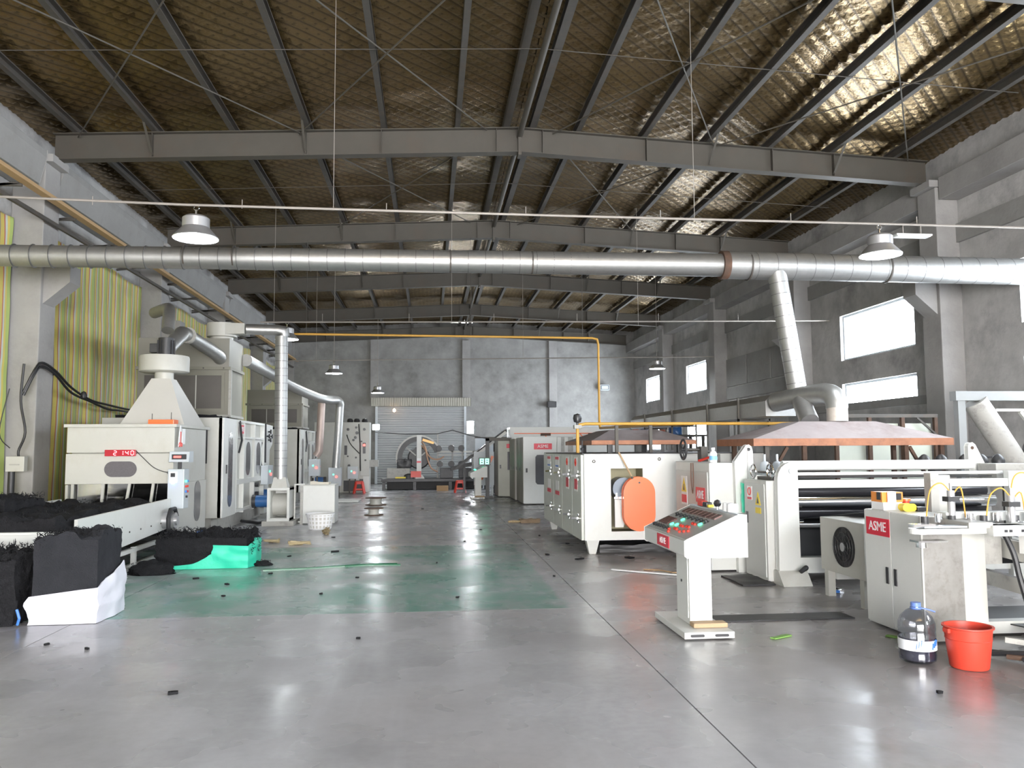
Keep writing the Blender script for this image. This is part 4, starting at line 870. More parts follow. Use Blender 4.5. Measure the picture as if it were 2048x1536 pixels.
# drooping pipe with two drops
t = T('drooping_pipe', 'long grey air pipe drooping from the box tower to the far carding line', 'pipe', (-3.5, 24, 3.2))
P('pipe', MB().hose([(-4.1,18.5,3.60),(-4.0,20.2,3.52),(-3.8,23.6,3.34),(-3.55,25.8,3.24),(-3.3,26.6,3.2),(-3.08,27.0,3.22),(-2.98,27.1,3.16),(-2.96,27.15,3.05)], .14, 20), GALV, t, smooth=True)
P('drop', MB().tube([(-2.96,27.15,3.05),(-3.02,27.2,2.0),(-3.08,27.2,1.0)], .13, 18), GALV, t, smooth=True)
P('drop', MB().tube([(-3.46,26.4,3.12),(-3.5,26.4,2.0),(-3.52,26.4,1.55),(-3.62,26.4,1.4)], .12, 18), mat('rust_tinged_pipe', (.45,.36,.32), .5, .4, var=.2), t, smooth=True)
def sbox(x0,x1,y0,y1,z0,z1,lab,nm='switch_box',leg=True):
    t = T(nm, lab, 'control box', ((x0+x1)/2,(y0+y1)/2,0), 'grey switch boxes'); P('case', MB().box(x0,x1,y0,y1,z0,z1), LGREY, t, bevel=.008)
    xm = x0+(x1-x0)*.4
    P('button', MB().cyl((xm,y0,z0+(z1-z0)*.62),(xm,y0-.02,z0+(z1-z0)*.62),.025,10), GREENL, t); P('button', MB().cyl((xm+.1,y0,z0+(z1-z0)*.5),(xm+.1,y0-.02,z0+(z1-z0)*.5),.035,10), REDL, t)
    if leg: P('stand', MB().box(x0+.05,x0+.1,y0+.03,y0+.08,0,z0).box(x1-.1,x1-.05,y0+.03,y0+.08,0,z0), STEEL, t)
    return t
sbox(-3.4,-2.98,27.85,28.15,.38,1.0,'grey switch box on legs under the drooping pipe')
sbox(-3.78,-3.45,26.0,26.25,.78,1.3,'pale switch box on the corner of the second carding machine')
# ------------------------------------------------------------------ operator console
def console(ox, oy, lab, big=True):
    t = T('control_console', lab, 'console', (ox+.33, oy+.63, 0), 'pedestal control consoles')
    B = lambda x0,x1,y0,y1,z0,z1: MB().box(ox+x0,ox+x1,oy+y0,oy+y1,z0,z1)
    P('base_plate', B(.03,.46,.15,1.05,.012,.065), WHITE, t, bevel=.004)
    for x in (.12, .33): P('lifting_slot', MB().prism(stadium(ox+x+.02, .038, .12, .022, 4), 'y', oy+.143, oy+.15), BLACKP, t)
    P('wood_block', B(.16,.46,.30,.42,.066,.105), WOOD, t, bevel=.01)
    P('column', B(.17,.37,.43,.80,.066,.74), WHITE, t, bevel=.006)
    P('column_door', B(.162,.17,.46,.77,.12,.68), WHITE, t, bevel=.003); P('lock', MB().cyl((ox+.155,oy+.62,.42),(ox+.162,oy+.62,.42),.012,10), BLACKP, t)
    P('head', MB().prism([(ox,.715),(ox,.835),(ox+.46,1.04),(ox+.53,1.04),(ox+.53,.70),(ox+.02,.70)], 'y', oy, oy+1.25), WHITE, t, bevel=.005)
    a = math.atan2(.205, .46); ca, sa = math.cos(a), math.sin(a)
    rot = Matrix(((0, ca, -sa), (-1, 0, 0), (0, sa, ca)))      # right=-y, up=slope, normal
    def S(u, v, h=0): # u along the panel from its far end (0..1.25), v up the slope (0..~.5)
        return Vector((ox+v*ca-h*sa, oy+1.25-u, .835+v*sa+h*ca))
    def slab(u0,u1,v0,v1,h0,h1):
        q = [S(u0,v0,h0),S(u1,v0,h0),S(u1,v1,h0),S(u0,v1,h0),S(u0,v0,h1),S(u1,v0,h1),S(u1,v1,h1),S(u0,v1,h1)]
        return MB().add(q, [(0,3,2,1),(4,5,6,7),(0,1,5,4),(1,2,6,5),(2,3,7,6),(3,0,4,7)])
    pan = P('panel', slab(.02,1.23,.02,.49,.0,.004), mat('panel_grey', (.52,.53,.52), .35, var=.03), t)
    if not big:
        for u in (.2,.5,.8,1.0): P('lamp', MB().cyl(S(u,.2,.004), S(u,.2,.02), .03, 10), GREENL, pan)
        return t
    for k in range(8):
        u = .20+.115*k; md = P('meter', slab(u-.045,u+.045,.36,.44,.004,.016), mat('meter_red_window', (.20,.12,.11), .25, var=.1), pan)
        P('knob', MB().cyl(S(u,.30,.004), S(u,.30,.03), .017, 12).cyl(S(u,.30,.004), S(u,.30,.009), .026, 14), BLACKP, pan, smooth=True)
    for k in range(4): P('meter', slab(.10+.07*k,.155+.07*k,.13,.24,.004,.016), mat('meter_dark_window', (.12,.05,.05), .25, var=.1), pan)
    for k in range(4): P('knob', MB().cyl(S(.13+.07*k,.075,.004), S(.13+.07*k,.075,.03), .016, 12), BLACKP, pan, smooth=True)
    for u, v in ((.50,.25),(.46,.15),(.58,.16),(.98,.25)): P('lamp', MB().cyl(S(u,v,.004), S(u,v,.016), .02, 14), GREENL, pan, smooth=True)
    for u, v in ((.70,.16),(.76,.16),(.70,.10),(.76,.10),(.84,.17),(.90,.17),(.84,.23),(.90,.23),(.62,.07),(.69,.04),(.96,.10),(1.02,.12),(.9,.08)): P('button', MB().cyl(S(u,v,.004), S(u,v,.022), .014, 12), REDP, pan, smooth=True)
    for u, v in ((.40,.08),(.47,.07),(.54,.08)): P('button', MB().cyl(S(u,v,.004), S(u,v,.026), .017, 12), BLACKP, pan, smooth=True)
    red_sign(t, (ox, oy+.62, .775), .36, .10, '-x')
    P('cover_rim', MB().box(ox+.455,ox+.50,oy-.002,oy+1.252,1.035,1.05), LGREY, t); 
    return t
console(2.08, 6.55, 'white pedestal control console with a sloping panel of dials and glowing buttons')
console(1.27, 25.7, 'far pedestal console with green lamps before the shutter', False)
x, y, z = 2.58, 7.45, 1.0405
t = T('tape_roll', 'white roll of tape standing on the back edge of the control console', 'tape roll', (2.57, 6.85, 1.04), 'rolls on the console')
P('roll', MB().lathe([(.02,0),(.045,0),(.045,.07),(.02,.07),(.02,0)], (2.57, 6.86, 1.052), 20), WHITEP, t, smooth=True)
dup(t, (2.57, 6.74, 1.04), 'second white roll of tape at the end of the control console')
t = T('battery_pack', 'red and black power pack lying on top of the control console', 'tool', (2.56, 7.45, 1.04))
P('red_half', MB().box(2.545,2.60,7.46,7.60,1.052,1.10), REDP, t, bevel=.008); P('black_half', MB().box(2.545,2.60,7.34,7.458,1.052,1.095), BLACKP, t, bevel=.008); P('yellow_end', MB().box(2.55,2.6,7.30,7.34,1.052,1.075), YELLOWP, t)
t = T('ball_knob', 'round black ball handle on the back of the control console', 'knob', (2.57, 7.15, 1.04))
P('ball', MB().lathe([(0,-.035),(.025,-.025),(.035,0),(.025,.025),(0,.035)], (2.57,7.12,1.10), 16), BLACKP, t, smooth=True); P('stem', MB().cyl((2.57,7.12,1.04),(2.57,7.12,1.07),.012,10), CHROME, t)

# ------------------------------------------------------------------ white oven
t = T('drying_oven', 'big white oven box with latched doors, red notices and an orange chain guard', 'oven', (4.2, 14.2, 0))
OX0, OX1, OY0, OY1 = 2.33, 5.2, 12.2, 16.3
# front wall with its square opening
mb = MB(); a0, a1, c0, c1 = 2.74, 3.24, .34, 1.29
mb.box(OX0, a0, OY0, OY0+.04, .21, 1.51).box(a1, OX1, OY0, OY0+.04, .21, 1.51).box(a0, a1, OY0, OY0+.04, .21, c0).box(a0, a1, OY0, OY0+.04, c1, 1.51)
P('front_sheet', mb, WHITE, t)
P('body', MB().box(OX0, OX1, OY0+.45, OY1, .21, 1.51), CREAM, t)
P('recess', MB().box(a0-.02, a0, OY0+.04, OY0+.45, c0-.02, c1).box(a1, a1+.02, OY0+.04, OY0+.45, c0-.02, c1).box(a0, a1, OY0+.04, OY0+.45, c0-.02, c0).box(a0-.02, a1+.02, OY0+.04, OY0+.45, c1, c1+.02).box(a0, a1, OY0+.43, OY0+.45, c0, c1), mat('olive_inner_sheet', (.33,.30,.19), .6, var=.15), t)
P('top_sheet', MB().box(OX0-.03, OX1+.02, OY0-.02, OY1+.02, 1.51, 1.52), DARK, t)
for xx in (OX0, OX1-.03): P('side_skin', MB().box(xx, xx+.03, OY0+.04, OY0+.45, .21, 1.51), CREAM, t)
ed = [12.22, 13.02, 14.02, 15.02, 16.29]; DOORP = mat('pale_green_white_door', (.60,.62,.57), .4, var=.06, dirt=(.3,.28,.22), dirt_amt=.3)
for k in range(4):
    ya, yb = ed[k], ed[k+1]
    d = P('door', MB().box(OX0-.045, OX0-.002, ya+.012, yb-.012, .21, 1.50), DOORP, t, bevel=.005)
    hy = ya+.18
    for z in (1.18, .53):
        h = P('latch', MB().cyl((OX0-.045,hy,z),(OX0-.075,hy,z),.05,14).obox((OX0-.08,hy,z),(OX0-.13,hy+.16,z-.01),.03,.03).cyl((OX0-.06,hy,z-.07),(OX0-.06,hy,z+.07),.02,10), CHROME, d, smooth=True)
    P('notice', MB().box(OX0-.048, OX0-.045, ya+.30, ya+.58, .93, 1.46) if k < 2 else MB().box(OX0-.048, OX0-.045, ya+.30, ya+.75, 1.25, 1.46), WHITEP, d)
    if k < 2:
        P('red_ring', MB().ring((OX0-.049,ya+.44,1.38),.055,.008,'x',18,6).obox((OX0-.05,ya+.40,1.34),(OX0-.05,ya+.48,1.42),.004,.016,(1,0,0)), REDP, d); P('red_band', MB().box(OX0-.051,OX0-.048,ya+.32,ya+.56,.96,1.12), REDSIGN, d)
    else:
        P('red_band', MB().box(OX0-.051,OX0-.048,ya+.33,ya+.72,1.40,1.45), REDSIGN, d); P('blue_text', MB().box(OX0-.051,OX0-.048,ya+.36,ya+.70,1.27,1.30), BLUEP, d); P('red_band', MB().box(OX0-.051,OX0-.046,ya+.30,ya+.75,.77,.84), REDSIGN, d); P('notice', MB().box(OX0-.048,OX0-.045,ya+.35,ya+.7,.86,1.02), WHITEP, d)
for x, y in ((2.46,12.32),(5.05,12.32),(2.46,16.15),(5.05,16.15)):
    P('leg', MB().add([(x-.05,y-.05,0),(x+.05,y-.05,0),(x+.05,y+.05,0),(x-.05,y+.05,0),(x-.10,y-.08,.21),(x+.10,y-.08,.21),(x+.10,y+.08,.21),(x-.10,y+.08,.21)], [(0,3,2,1),(4,5,6,7),(0,1,5,4),(1,2,6,5),(2,3,7,6),(3,0,4,7)]), WHITE, t)
cg = P('chain_guard', MB().prism(stadium(3.14, .76, .47, .80, 8), 'y', 12.04, 12.17), ORANGE, t, bevel=.008, label='orange rounded chain guard')
P('bolt', MB().cyl((3.14,12.04,1.08),(3.14,12.025,1.08),.014,10), STEEL, cg)
P('gear_motor', MB().cyl((2.95,12.25,.98),(2.95,12.6,.98),.17,20), mat('slate_motor', (.15,.18,.22), .4, .2), t, smooth=True)
P('mount_plate', MB().prism([(2.80,.40),(2.93,.40),(2.96,.48),(2.96,.82),(2.80,.82)], 'y', 12.22, 12.26), WHITE, t); P('mount_arm', MB().box(2.79,2.99,12.22,12.3,.83,.86).box(2.81,2.84,12.2,12.24,.83,.92).box(2.90,2.93,12.2,12.24,.83,.92), CHROME, t)
for x in (2.48, 3.5): P('lifting_eye', MB().ring((x,12.19,1.43 if x > 3 else 1.40),.02,.006,'y',14,6), STEEL, t)
P('vent_pin', MB().cyl((2.36,12.5,1.52),(2.36,12.5,1.72),.012,8).lathe([(0,0),(.025,.01),(.03,.04),(0,.06)], (2.36,12.5,1.56), 10), BLACKP, t, smooth=True)
P('floor_clutter', lumpy_box(MB(), 2.6,5.0,12.4,13.6,.0,.10,.05,51,.1,.05), DARK, t, smooth=True)
t = T('wooden_pole', 'thin brown pole leaning from the oven top onto the orange guard', 'pole', (2.95, 12.1, 1.5))
P('shaft', MB().cyl((2.86,12.16,1.535),(3.02,12.02,1.17),.014,10), WOOD, t, smooth=True); P('tip', MB().cyl((3.02,12.02,1.17),(3.03,12.01,1.14),.016,10), STEEL, t)

# ------------------------------------------------------------------ calender drive cabinet and lifting plate
t = T('drive_cabinet', 'white drive cabinet with a red name plate standing behind the console', 'cabinet', (3.8, 11, 0))
P('body', MB().box(3.62, 4.06, 10.3, 11.75, .02, 1.40), WHITE, t, bevel=.008)
P('door', MB().box(3.605, 3.62, 10.35, 11.70, .08, 1.28), mat('shaded_cabinet_door', (.55,.55,.53), .4, var=.05), t, bevel=.004)  # door greyed: shade of the aisle side is put into the colour
red_sign(t, (3.605, 10.62, .97), .36, .20, '-x')
w_ = P('warning_label', MB().box(3.60,3.605,11.18,11.44,.80,1.20), WHITEP, t); P('yellow_triangle', MB().prism([(11.20,.98),(11.42,.98),(11.31,1.18)], 'x', 3.597, 3.60), YELLOWP, w_); P('black_bolt_mark', MB().prism([(11.28,1.0),(11.34,1.0),(11.32,1.09),(11.30,1.09)], 'x', 3.594, 3.597), BLACKP, w_); P('red_band', MB().box(3.597,3.60,11.2,11.42,.83,.94), REDSIGN, w_)
P('lifting_plate', MB().prism([(3.95,.0),(4.20,.0),(4.17,1.55),(4.155,1.61),(4.12,1.635),(4.085,1.625),(4.06,1.59),(3.93,1.42)], 'y', 10.2, 10.29), WHITE, t, bevel=.004)
P('eye_hole', MB().cyl((4.118,10.195,1.575),(4.118,10.2,1.575),.022,14), BLACKP, t)
P('cable', MB().hose([(3.62,10.28,.6),(3.64,10.22,.4),(3.75,10.15,.3),(3.9,10.15,.42)], .02, 8), BLACKR, t, smooth=True)
P('hang_cord', MB().hose([(3.60,10.9,1.39),(3.59,10.86,1.15),(3.59,10.9,.98),(3.59,10.96,1.15),(3.60,10.98,1.39)], .007, 6), mat('brown_cord', (.2,.1,.07), .6), t)
def handwheel(t, c, r, axis, m=CHROME):
    w = P('handwheel', MB().ring(c, r, r*.12, axis, 28, 8), m, t, smooth=True)
    for k in range(3):
        a = 2*math.pi*k/3+.4; d = {'x':(0,math.cos(a),math.sin(a)),'y':(math.cos(a),0,math.sin(a))}[axis]; P('spoke', MB().cyl(c, Vector(c)+Vector(d)*r, r*.09, 8), m, w, smooth=True)
    P('hub', MB().cyl(Vector(c)-Vector({'x':(.03,0,0),'y':(0,.03,0)}[axis]), Vector(c)+Vector({'x':(.05,0,0),'y':(0,.05,0)}[axis]), r*.22, 12), m, w, smooth=True)
t = T('adjusting_wheel', 'dark spoked handwheel standing on the drive cabinet top', 'handwheel', (3.75, 11.45, 1.4))
handwheel(t, (3.66, 11.5, 1.575), .14, 'x', DARK); P('screw', MB().cyl((3.66,11.5,1.575),(4.0,11.5,1.575),.02,10).box(3.9,4.0,11.42,11.58,1.401,1.62), STEEL, t)
t = T('pipe_wrench', 'red handled pliers lying on the drive cabinet', 'pliers', (3.85, 10.75, 1.40))
for s in (0, .05): P('handle', MB().tube([(3.70,10.95-s,1.42),(3.78,10.82-s*.2,1.46),(3.86,10.76,1.49)], .016, 8), REDP, t, smooth=True)
P('jaw', MB().box(3.85,3.93,10.72,10.78,1.402,1.51), STEEL, t, bevel=.008); P('gauge', MB().lathe([(0,0),(.05,0),(.05,.03),(0,.03)], (3.8,10.6,1.47), 18, 'x').box(3.80,3.83,10.58,10.62,1.401,1.44), CHROME, t, smooth=True)
t = T('spray_bottle', 'white plastic bottle with a blue label on the drive cabinet', 'bottle', (3.75, 10.4, 1.4))
P('body', MB().lathe([(0,0),(.045,0),(.05,.01),(.05,.12),(.03,.15),(.02,.155),(.02,.17)], (3.72,10.42,1.402), 18), WHITEP, t, smooth=True); P('cap', MB().cyl((3.72,10.42,1.572),(3.72,10.42,1.60),.026,14), WHITEP, t, smooth=True); P('label_band', MB().lathe([(.0505,.035),(.0515,.035),(.0515,.09),(.0505,.09)], (3.72,10.42,1.402), 18), mat('pale_blue_print', (.2,.45,.75), .4), t, smooth=True)
t = T('green_film_wrap', 'glossy green and white plastic film hung on the lifting plate', 'plastic film', (4.05, 10.1, .7))
P('film', lumpy_box(MB(), 3.99,4.16,10.13,10.17,.78,1.14,.02,61,.03,.02), mat('green_film', (.1,.75,.5), .2, var=.3, scale=12), t, smooth=True); P('tail', lumpy_box(MB(), 4.03,4.15,10.13,10.17,.62,.80,.015,62,.03,.01), WHITEP, t, smooth=True); P('string', MB().cyl((4.08,10.15,1.13),(4.08,10.15,1.6),.003,6).cyl((4.08,10.15,1.6),(4.1,10.2,1.6),.003,6), CABLE, t)

# ------------------------------------------------------------------ calender: side cabinet, plate, rollers
t = T('calender_frame', 'white roller stand with a rounded side plate, chrome rollers and black web', 'machine', (5.5, 9.7, 0))
P('side_cabinet', MB().box(3.99, 4.10, 9.38, 10.06, .02, 1.20), mat('grey_white_side', (.60,.60,.57), .4, var=.05, dirt=(.4,.2,.1), dirt_amt=.25), t, bevel=.004)
d = P('door', MB().box(3.978, 3.99, 9.42, 10.03, .06, 1.16), mat('shaded_cabinet_door', (.55,.55,.53)), t, bevel=.003); P('handle', MB().box(3.97,3.978,9.92,9.98,.66,.80), BLACKP, d)  # same greyed door colour, with the aisle-side shade painted in
n_ = P('no_touch_label', MB().box(3.974,3.978,9.78,9.93,.95,1.12), WHITEP, d); P('red_ring', MB().ring((3.972,9.855,1.055),.045,.006,'x',18,6), REDP, n_); P('red_band', MB().box(3.971,3.974,9.79,9.92,.955,.985), REDSIGN, n_)
y_ = P('yellow_triangle', MB().prism([(9.52,.90),(9.68,.90),(9.60,1.06)], 'x', 3.973, 3.978), YELLOWP, d); P('black_mark', MB().prism([(9.57,.92),(9.63,.92),(9.60,1.0)], 'x', 3.970, 3.973), BLACKP, y_); P('yellow_band', MB().box(3.973,3.978,9.52,9.68,.80,.87), YELLOWP, d)
arc = [(4.08,0),(4.36,0),(4.36,.05),(4.33,.12),(4.33,1.38)] + [(4.33-.02-.23*(1-math.cos(R(a))), 1.18+.24*math.sin(R(a))) for a in (80,60,40,20,0)][0:0]
arc = [(4.07,.0),(4.34,.0),(4.33,.10),(4.325,1.42),(4.24,1.42),(4.18,1.40),(4.13,1.36),(4.095,1.30),(4.08,1.22)]
P('side_plate', MB().prism(arc, 'y', 9.25, 9.34), WHITE, t, bevel=.003)
P('foot', MB().prism([(9.10,0),(9.5,0),(9.36,.16),(9.24,.16)], 'x', 4.05, 4.40), CREAM, t)
P('cap_disc', MB().cyl((4.25,9.235,1.32),(4.25,9.25,1.32),.035,18), LGREY, t, smooth=True)
for yy in (9.9, 10.5): P('side_plate', MB().prism([(4.07,0),(4.33,0),(4.33,1.25),(4.07,1.25)], 'y', yy, yy+.08), WHITE, t)
handwheel(t, (4.07, 9.95, 1.30), .085, 'x'); handwheel(t, (4.12, 9.55, 1.31), .095, 'x'); P('wheel_shaft', MB().cyl((4.07,9.95,1.30),(4.3,9.95,1.28),.014).cyl((4.12,9.55,1.31),(4.3,9.55,1.29),.014).box(4.1,4.3,9.5,10.0,1.2,1.24), STEEL, t)
for xx in (4.33, 4.5): P('cylinder_pot', MB().lathe([(0,0),(.06,0),(.06,.13),(.045,.16),(.015,.17),(.015,.26),(0,.26)], (xx,10.2,1.25), 16).box(xx-.07,xx+.07,10.1,10.3,1.2,1.25), LGREY, t, smooth=True)
# right-hand plate
P('side_plate', MB().prism([(7.02,0),(7.30,0),(7.30,1.25),(7.12,1.62),(7.08,1.65),(7.04,1.64),(7.02,1.60)], 'y', 10.0, 10.08), WHITE, t, bevel=.004); P('eye_hole', MB().cyl((7.075,9.995,1.58),(7.075,10.0,1.58),.022,14), RUSTY, t)
P('side_plate', MB().prism([(7.0,0),(7.28,0),(7.28,1.3),(7.0,1.3)], 'y', 9.25, 9.34), WHITE, t)
P('bearing_block', MB().box(7.1,7.6,9.6,9.95,1.12,1.38), GREYW, t, bevel=.01)
P('top_roller', MB().cyl((4.36,10.0-.25,1.37),(6.88,9.75,1.37),.062,24), ROLLERW, t, smooth=True)
P('thin_bar', MB().cyl((4.34,9.5,1.275),(7.1,9.5,1.275),.02,14), ROLLERW, t, smooth=True)
P('cross_beam', MB().box(4.33,7.0,9.26,9.33,1.115,1.21), WHITE, t, bevel=.006)
P('web_upper', MB().box(4.36,7.0,9.55,10.1,1.22,1.235), BLACKR, t)
P('black_roller', MB().cyl((4.34,9.72,1.05),(7.0,9.72,1.05),.085,28), mat('glossy_black_roll', (.03,.03,.035), .15, var=.2), t, smooth=True)
P('chrome_roller', MB().cyl((4.34,9.55,.93),(7.0,9.55,.93),.075,28), CHROME, t, smooth=True)
P('black_roller', MB().cyl((4.34,9.75,.80),(7.0,9.75,.80),.09,28), mat('glossy_black_roll', (.03,.03,.035), .15), t, smooth=True)
P('chrome_roller', MB().cyl((4.34,9.6,.66),(7.0,9.6,.66),.06,28), CHROME, t, smooth=True)
P('web', MB().prism([(9.68,.72),(9.72,.72),(8.3,.905),(8.3,.895)], 'x', 4.55, 6.9), mat('black_web', (.03,.032,.036), .5, var=.1), t)
P('web', MB().prism([(9.70,.72),(9.75,.72),(9.75,.1),(9.70,.1)], 'x', 4.45, 6.9), mat('black_web', (.03,.032,.036), .5), t)
P('ground_beam', MB().box(4.33,7.0,9.3,9.45,.12,.30), WHITE, t); P('back_panel', MB().box(4.33,7.0,10.1,10.15,.1,1.15), DARK, t)
P('pneumatic_hose', MB().tube([(4.36,9.2,.18),(4.30,9.05,.22),(4.22,9.02,.18)], .025, 8), BLACKR, t, smooth=True)
P('valve_row', MB().box(6.9,8.2,10.6,10.8,1.30,1.34), DARK, t)
for k, xx in enumerate((6.75,7.0,7.35,7.6,7.85)): P('black_valve', MB().lathe([(0,0),(.08,0),(.09,.05),(.07,.1),(.03,.14),(0,.15)], (xx+.1,10.7,1.345), 12), DARK, t, smooth=True)
P('valve_stand', MB().box(6.95,7.05,10.62,10.78,0,1.30).box(8.05,8.15,10.62,10.78,0,1.30), DARK, t)
thing('black_floor_mat', lumpy_box(MB(), 3.6,4.0,9.2,9.9,.0,.02,.01,71,.06,.02), BLACKR, 'crumpled black plastic lying at the foot of the roller stand', 'plastic', smooth=True)

# ------------------------------------------------------------------ cooling fan box
t = T('fan_box', 'cream cooling box with a round fan grille beside the winder cabinet', 'fan box', (4.5, 8.2, 0))
P('body', MB().box(4.26,4.85,7.70,8.60,.28,.84), CREAM, t, bevel=.006); P('fan_hole', MB().cyl((4.245,8.08,.57),(4.26,8.08,.57),.205,32), BLACKP, t, smooth=True)
for k in range(4): P('guard_ring', MB().ring((4.238,8.08,.57),.05+.05*k,.005,'x',28,6), DARK, t, smooth=True)
for k in range(6):
    a = math.pi*k/6; P('guard_spoke', MB().obox((4.236,8.08-.2*math.cos(a),.57-.2*math.sin(a)),(4.236,8.08+.2*math.cos(a),.57+.2*math.sin(a)),.006,.006), DARK, t)
P('hub', MB().cyl((4.23,8.08,.57),(4.245,8.08,.57),.045,18), ALU, t, smooth=True)
for y in (8.53, 7.8): P('leg', MB().box(4.28,4.36,y-.04,y+.04,0,.28), CREAM, t)
P('leg', MB().box(4.75,4.83,8.49,8.57,0,.28), CREAM, t)
P('bottom_rail', MB().box(4.36,4.8,8.45,8.5,.18,.28), WHITE, t)
t = T('snack_wrapper', 'crumpled shiny wrapper on the dark floor under the fan box', 'wrapper', (4.3, 8.75, 0)); P('foil', lumpy_box(MB(), 4.38,4.52,8.62,8.72,.002,.05,.03,81,.02,.02), CHROME, t, smooth=True); P('print', lumpy_box(MB(), 4.40,4.46,8.60,8.63,.01,.04,.01,82,.02,.01), BLUEP, t)

# ------------------------------------------------------------------ winder cabinet with pick-up arms
t = T('winder_cabinet', 'white winder cabinet with red name plate, two slot handles and pneumatic arms', 'cabinet', (4.3, 6.8, 0))
P('body', MB().box(4.02,4.36,6.36,7.22,.015,1.03), WHITE, t, bevel=.004)
for ya, yb, hy in ((6.80,7.215,6.86),(6.365,6.79,6.735)):
    d = P('door', MB().box(4.005,4.02,ya,yb,.03,1.025), WHITE, t, bevel=.003); P('slot_handle', MB().box(3.997,4.005,hy-.022,hy+.022,.40,.545), BLACKP, d, bevel=.006)
red_sign(t, (4.005, 6.99, .885), .37, .155, '-x')
P('near_side', MB().box(4.02,4.36,6.345,6.358,.02,1.02), mat('scuffed_bare_sheet', (.27,.26,.245), .45, .3, var=.3, scale=7, dirt=(.1,.08,.07), dirt_amt=.6, dscale=9), t); P('edge_rust', MB().box(4.004,4.02,6.348,6.36,.02,1.03), CREAM, t)
P('rear_post', MB().box(4.38,4.60,6.40,6.52,.015,.95), CREAM, t, bevel=.006); P('plate', MB().box(4.36,4.76,6.42,6.5,.62,.95), GREYW, t)
P('tall_post', MB().box(4.50,4.58,6.95,7.05,.9,1.36), GREYW, t, bevel=.004); P('post_back', MB().box(4.58,4.70,6.97,7.03,.9,1.34), CREAM, t)
P('arm_belt', MB().prism(stadium(4.02, 6.02, .62, .15, 6), 'z', .925, .965), WHITE, t, label='flat white belt arm'); P('arm_plate', MB().box(3.80,4.62,5.97,6.07,.97,.985), LGREY, t); P('arm_support', MB().box(4.15,4.35,5.95,6.40,.965,1.01), GREYW, t)
P('bracket', MB().box(4.33,4.62,5.92,6.12,.905,.985), WHITE, t, bevel=.004)
for x in (4.42, 4.46, 4.56): P('bracket_hole', MB().box(x,x+.025,5.915,5.92,.935,.955), BLACKP, t)
P('clamp', MB().box(3.74,3.98,5.96,6.08,.86,.875).cyl((3.80,6.02,.82),(3.80,6.02,.86),.04,12).box(3.72,3.9,5.98,6.06,.98,1.0), CHROME, t)
P('long_beam', MB().box(4.62,5.6,5.94,6.08,.90,.99), WHITE, t); P('long_rail', MB().box(4.2,5.6,6.30,6.42,.99,1.06), WHITE, t)
for x, y, zt in ((4.25,6.3,1.24),(4.70,6.2,1.2),(4.98,6.3,1.32)):
    c = P('air_cylinder', MB().cyl((x,y,.99),(x,y,zt),.03,16).cyl((x,y,zt),(x,y,zt+.06),.012,10), ALU, t, smooth=True); P('collar', MB().box(x-.05,x+.05,y-.04,y+.04,zt-.09,zt-.05), DARK, c)
    P('yellow_hose', MB().hose([(x,y,zt-.02),(x-.08,y,zt+.06),(x-.18,y,zt),(x-.22,y,1.03)], .006, 6).hose([(x+.02,y,zt-.03),(x+.09,y,zt+.02),(x+.12,y,1.02)], .006, 6), YPIPE, c, smooth=True)
for k in range(9): P('cam_bolt', MB().cyl((3.95+.13*k,6.2+.02*(k%3),.99),(3.95+.13*k,6.2+.02*(k%3),1.04+.02*(k%2)),.03,10), CHROME if k%2 else DARK, t, smooth=True)
P('hose_loop', MB().hose([(4.52,6.05,.9),(4.55,6.0,.75),(4.58,5.98,.55),(4.62,5.92,.3),(4.75,5.85,.1),(4.85,5.8,.03)], .022, 8), BLACKR, t, smooth=True)
t = T('carton', 'orange, white and black carton standing on the winder cabinet', 'carton', (4.2, 7.1, 1.03))
P('lower_box', MB().box(4.06,4.24,6.98,7.18,1.032,1.10), WHITEP, t); P('upper_box', MB().box(4.06,4.26,7.0,7.18,1.10,1.19), mat('orange_print', (.8,.28,.05), .45), t)
P('white_panel', MB().box(4.10,4.18,6.975,6.98,1.035,1.19), WHITEP, t); P('black_panel', MB().box(4.19,4.24,6.99,7.0,1.12,1.18), BLACKP, t); P('black_panel', MB().box(4.055,4.06,7.02,7.08,1.12,1.19), BLACKP, t)
t = T('tape_measure', 'yellow and black tape measure lying on the winder cabinet', 'tape measure', (4.2, 6.85, 1.03)); P('case', MB().prism(stadium(4.2,1.065,.12,.06,5), 'y', 6.80, 6.88), YELLOWP, t, bevel=.004); P('grip', MB().box(4.26,4.34,6.78,6.86,1.032,1.07), BLACKP, t, bevel=.006)
t = T('red_spool', 'small red spool beside the carton on the winder cabinet', 'spool', (4.3, 7.0, 1.03)); P('core', MB().cyl((4.30,7.02,1.032),(4.30,7.02,1.11),.028,14), REDP, t, smooth=True); P('cap', MB().cyl((4.30,7.02,1.11),(4.30,7.02,1.13),.04,14), ORANGE, t, smooth=True)

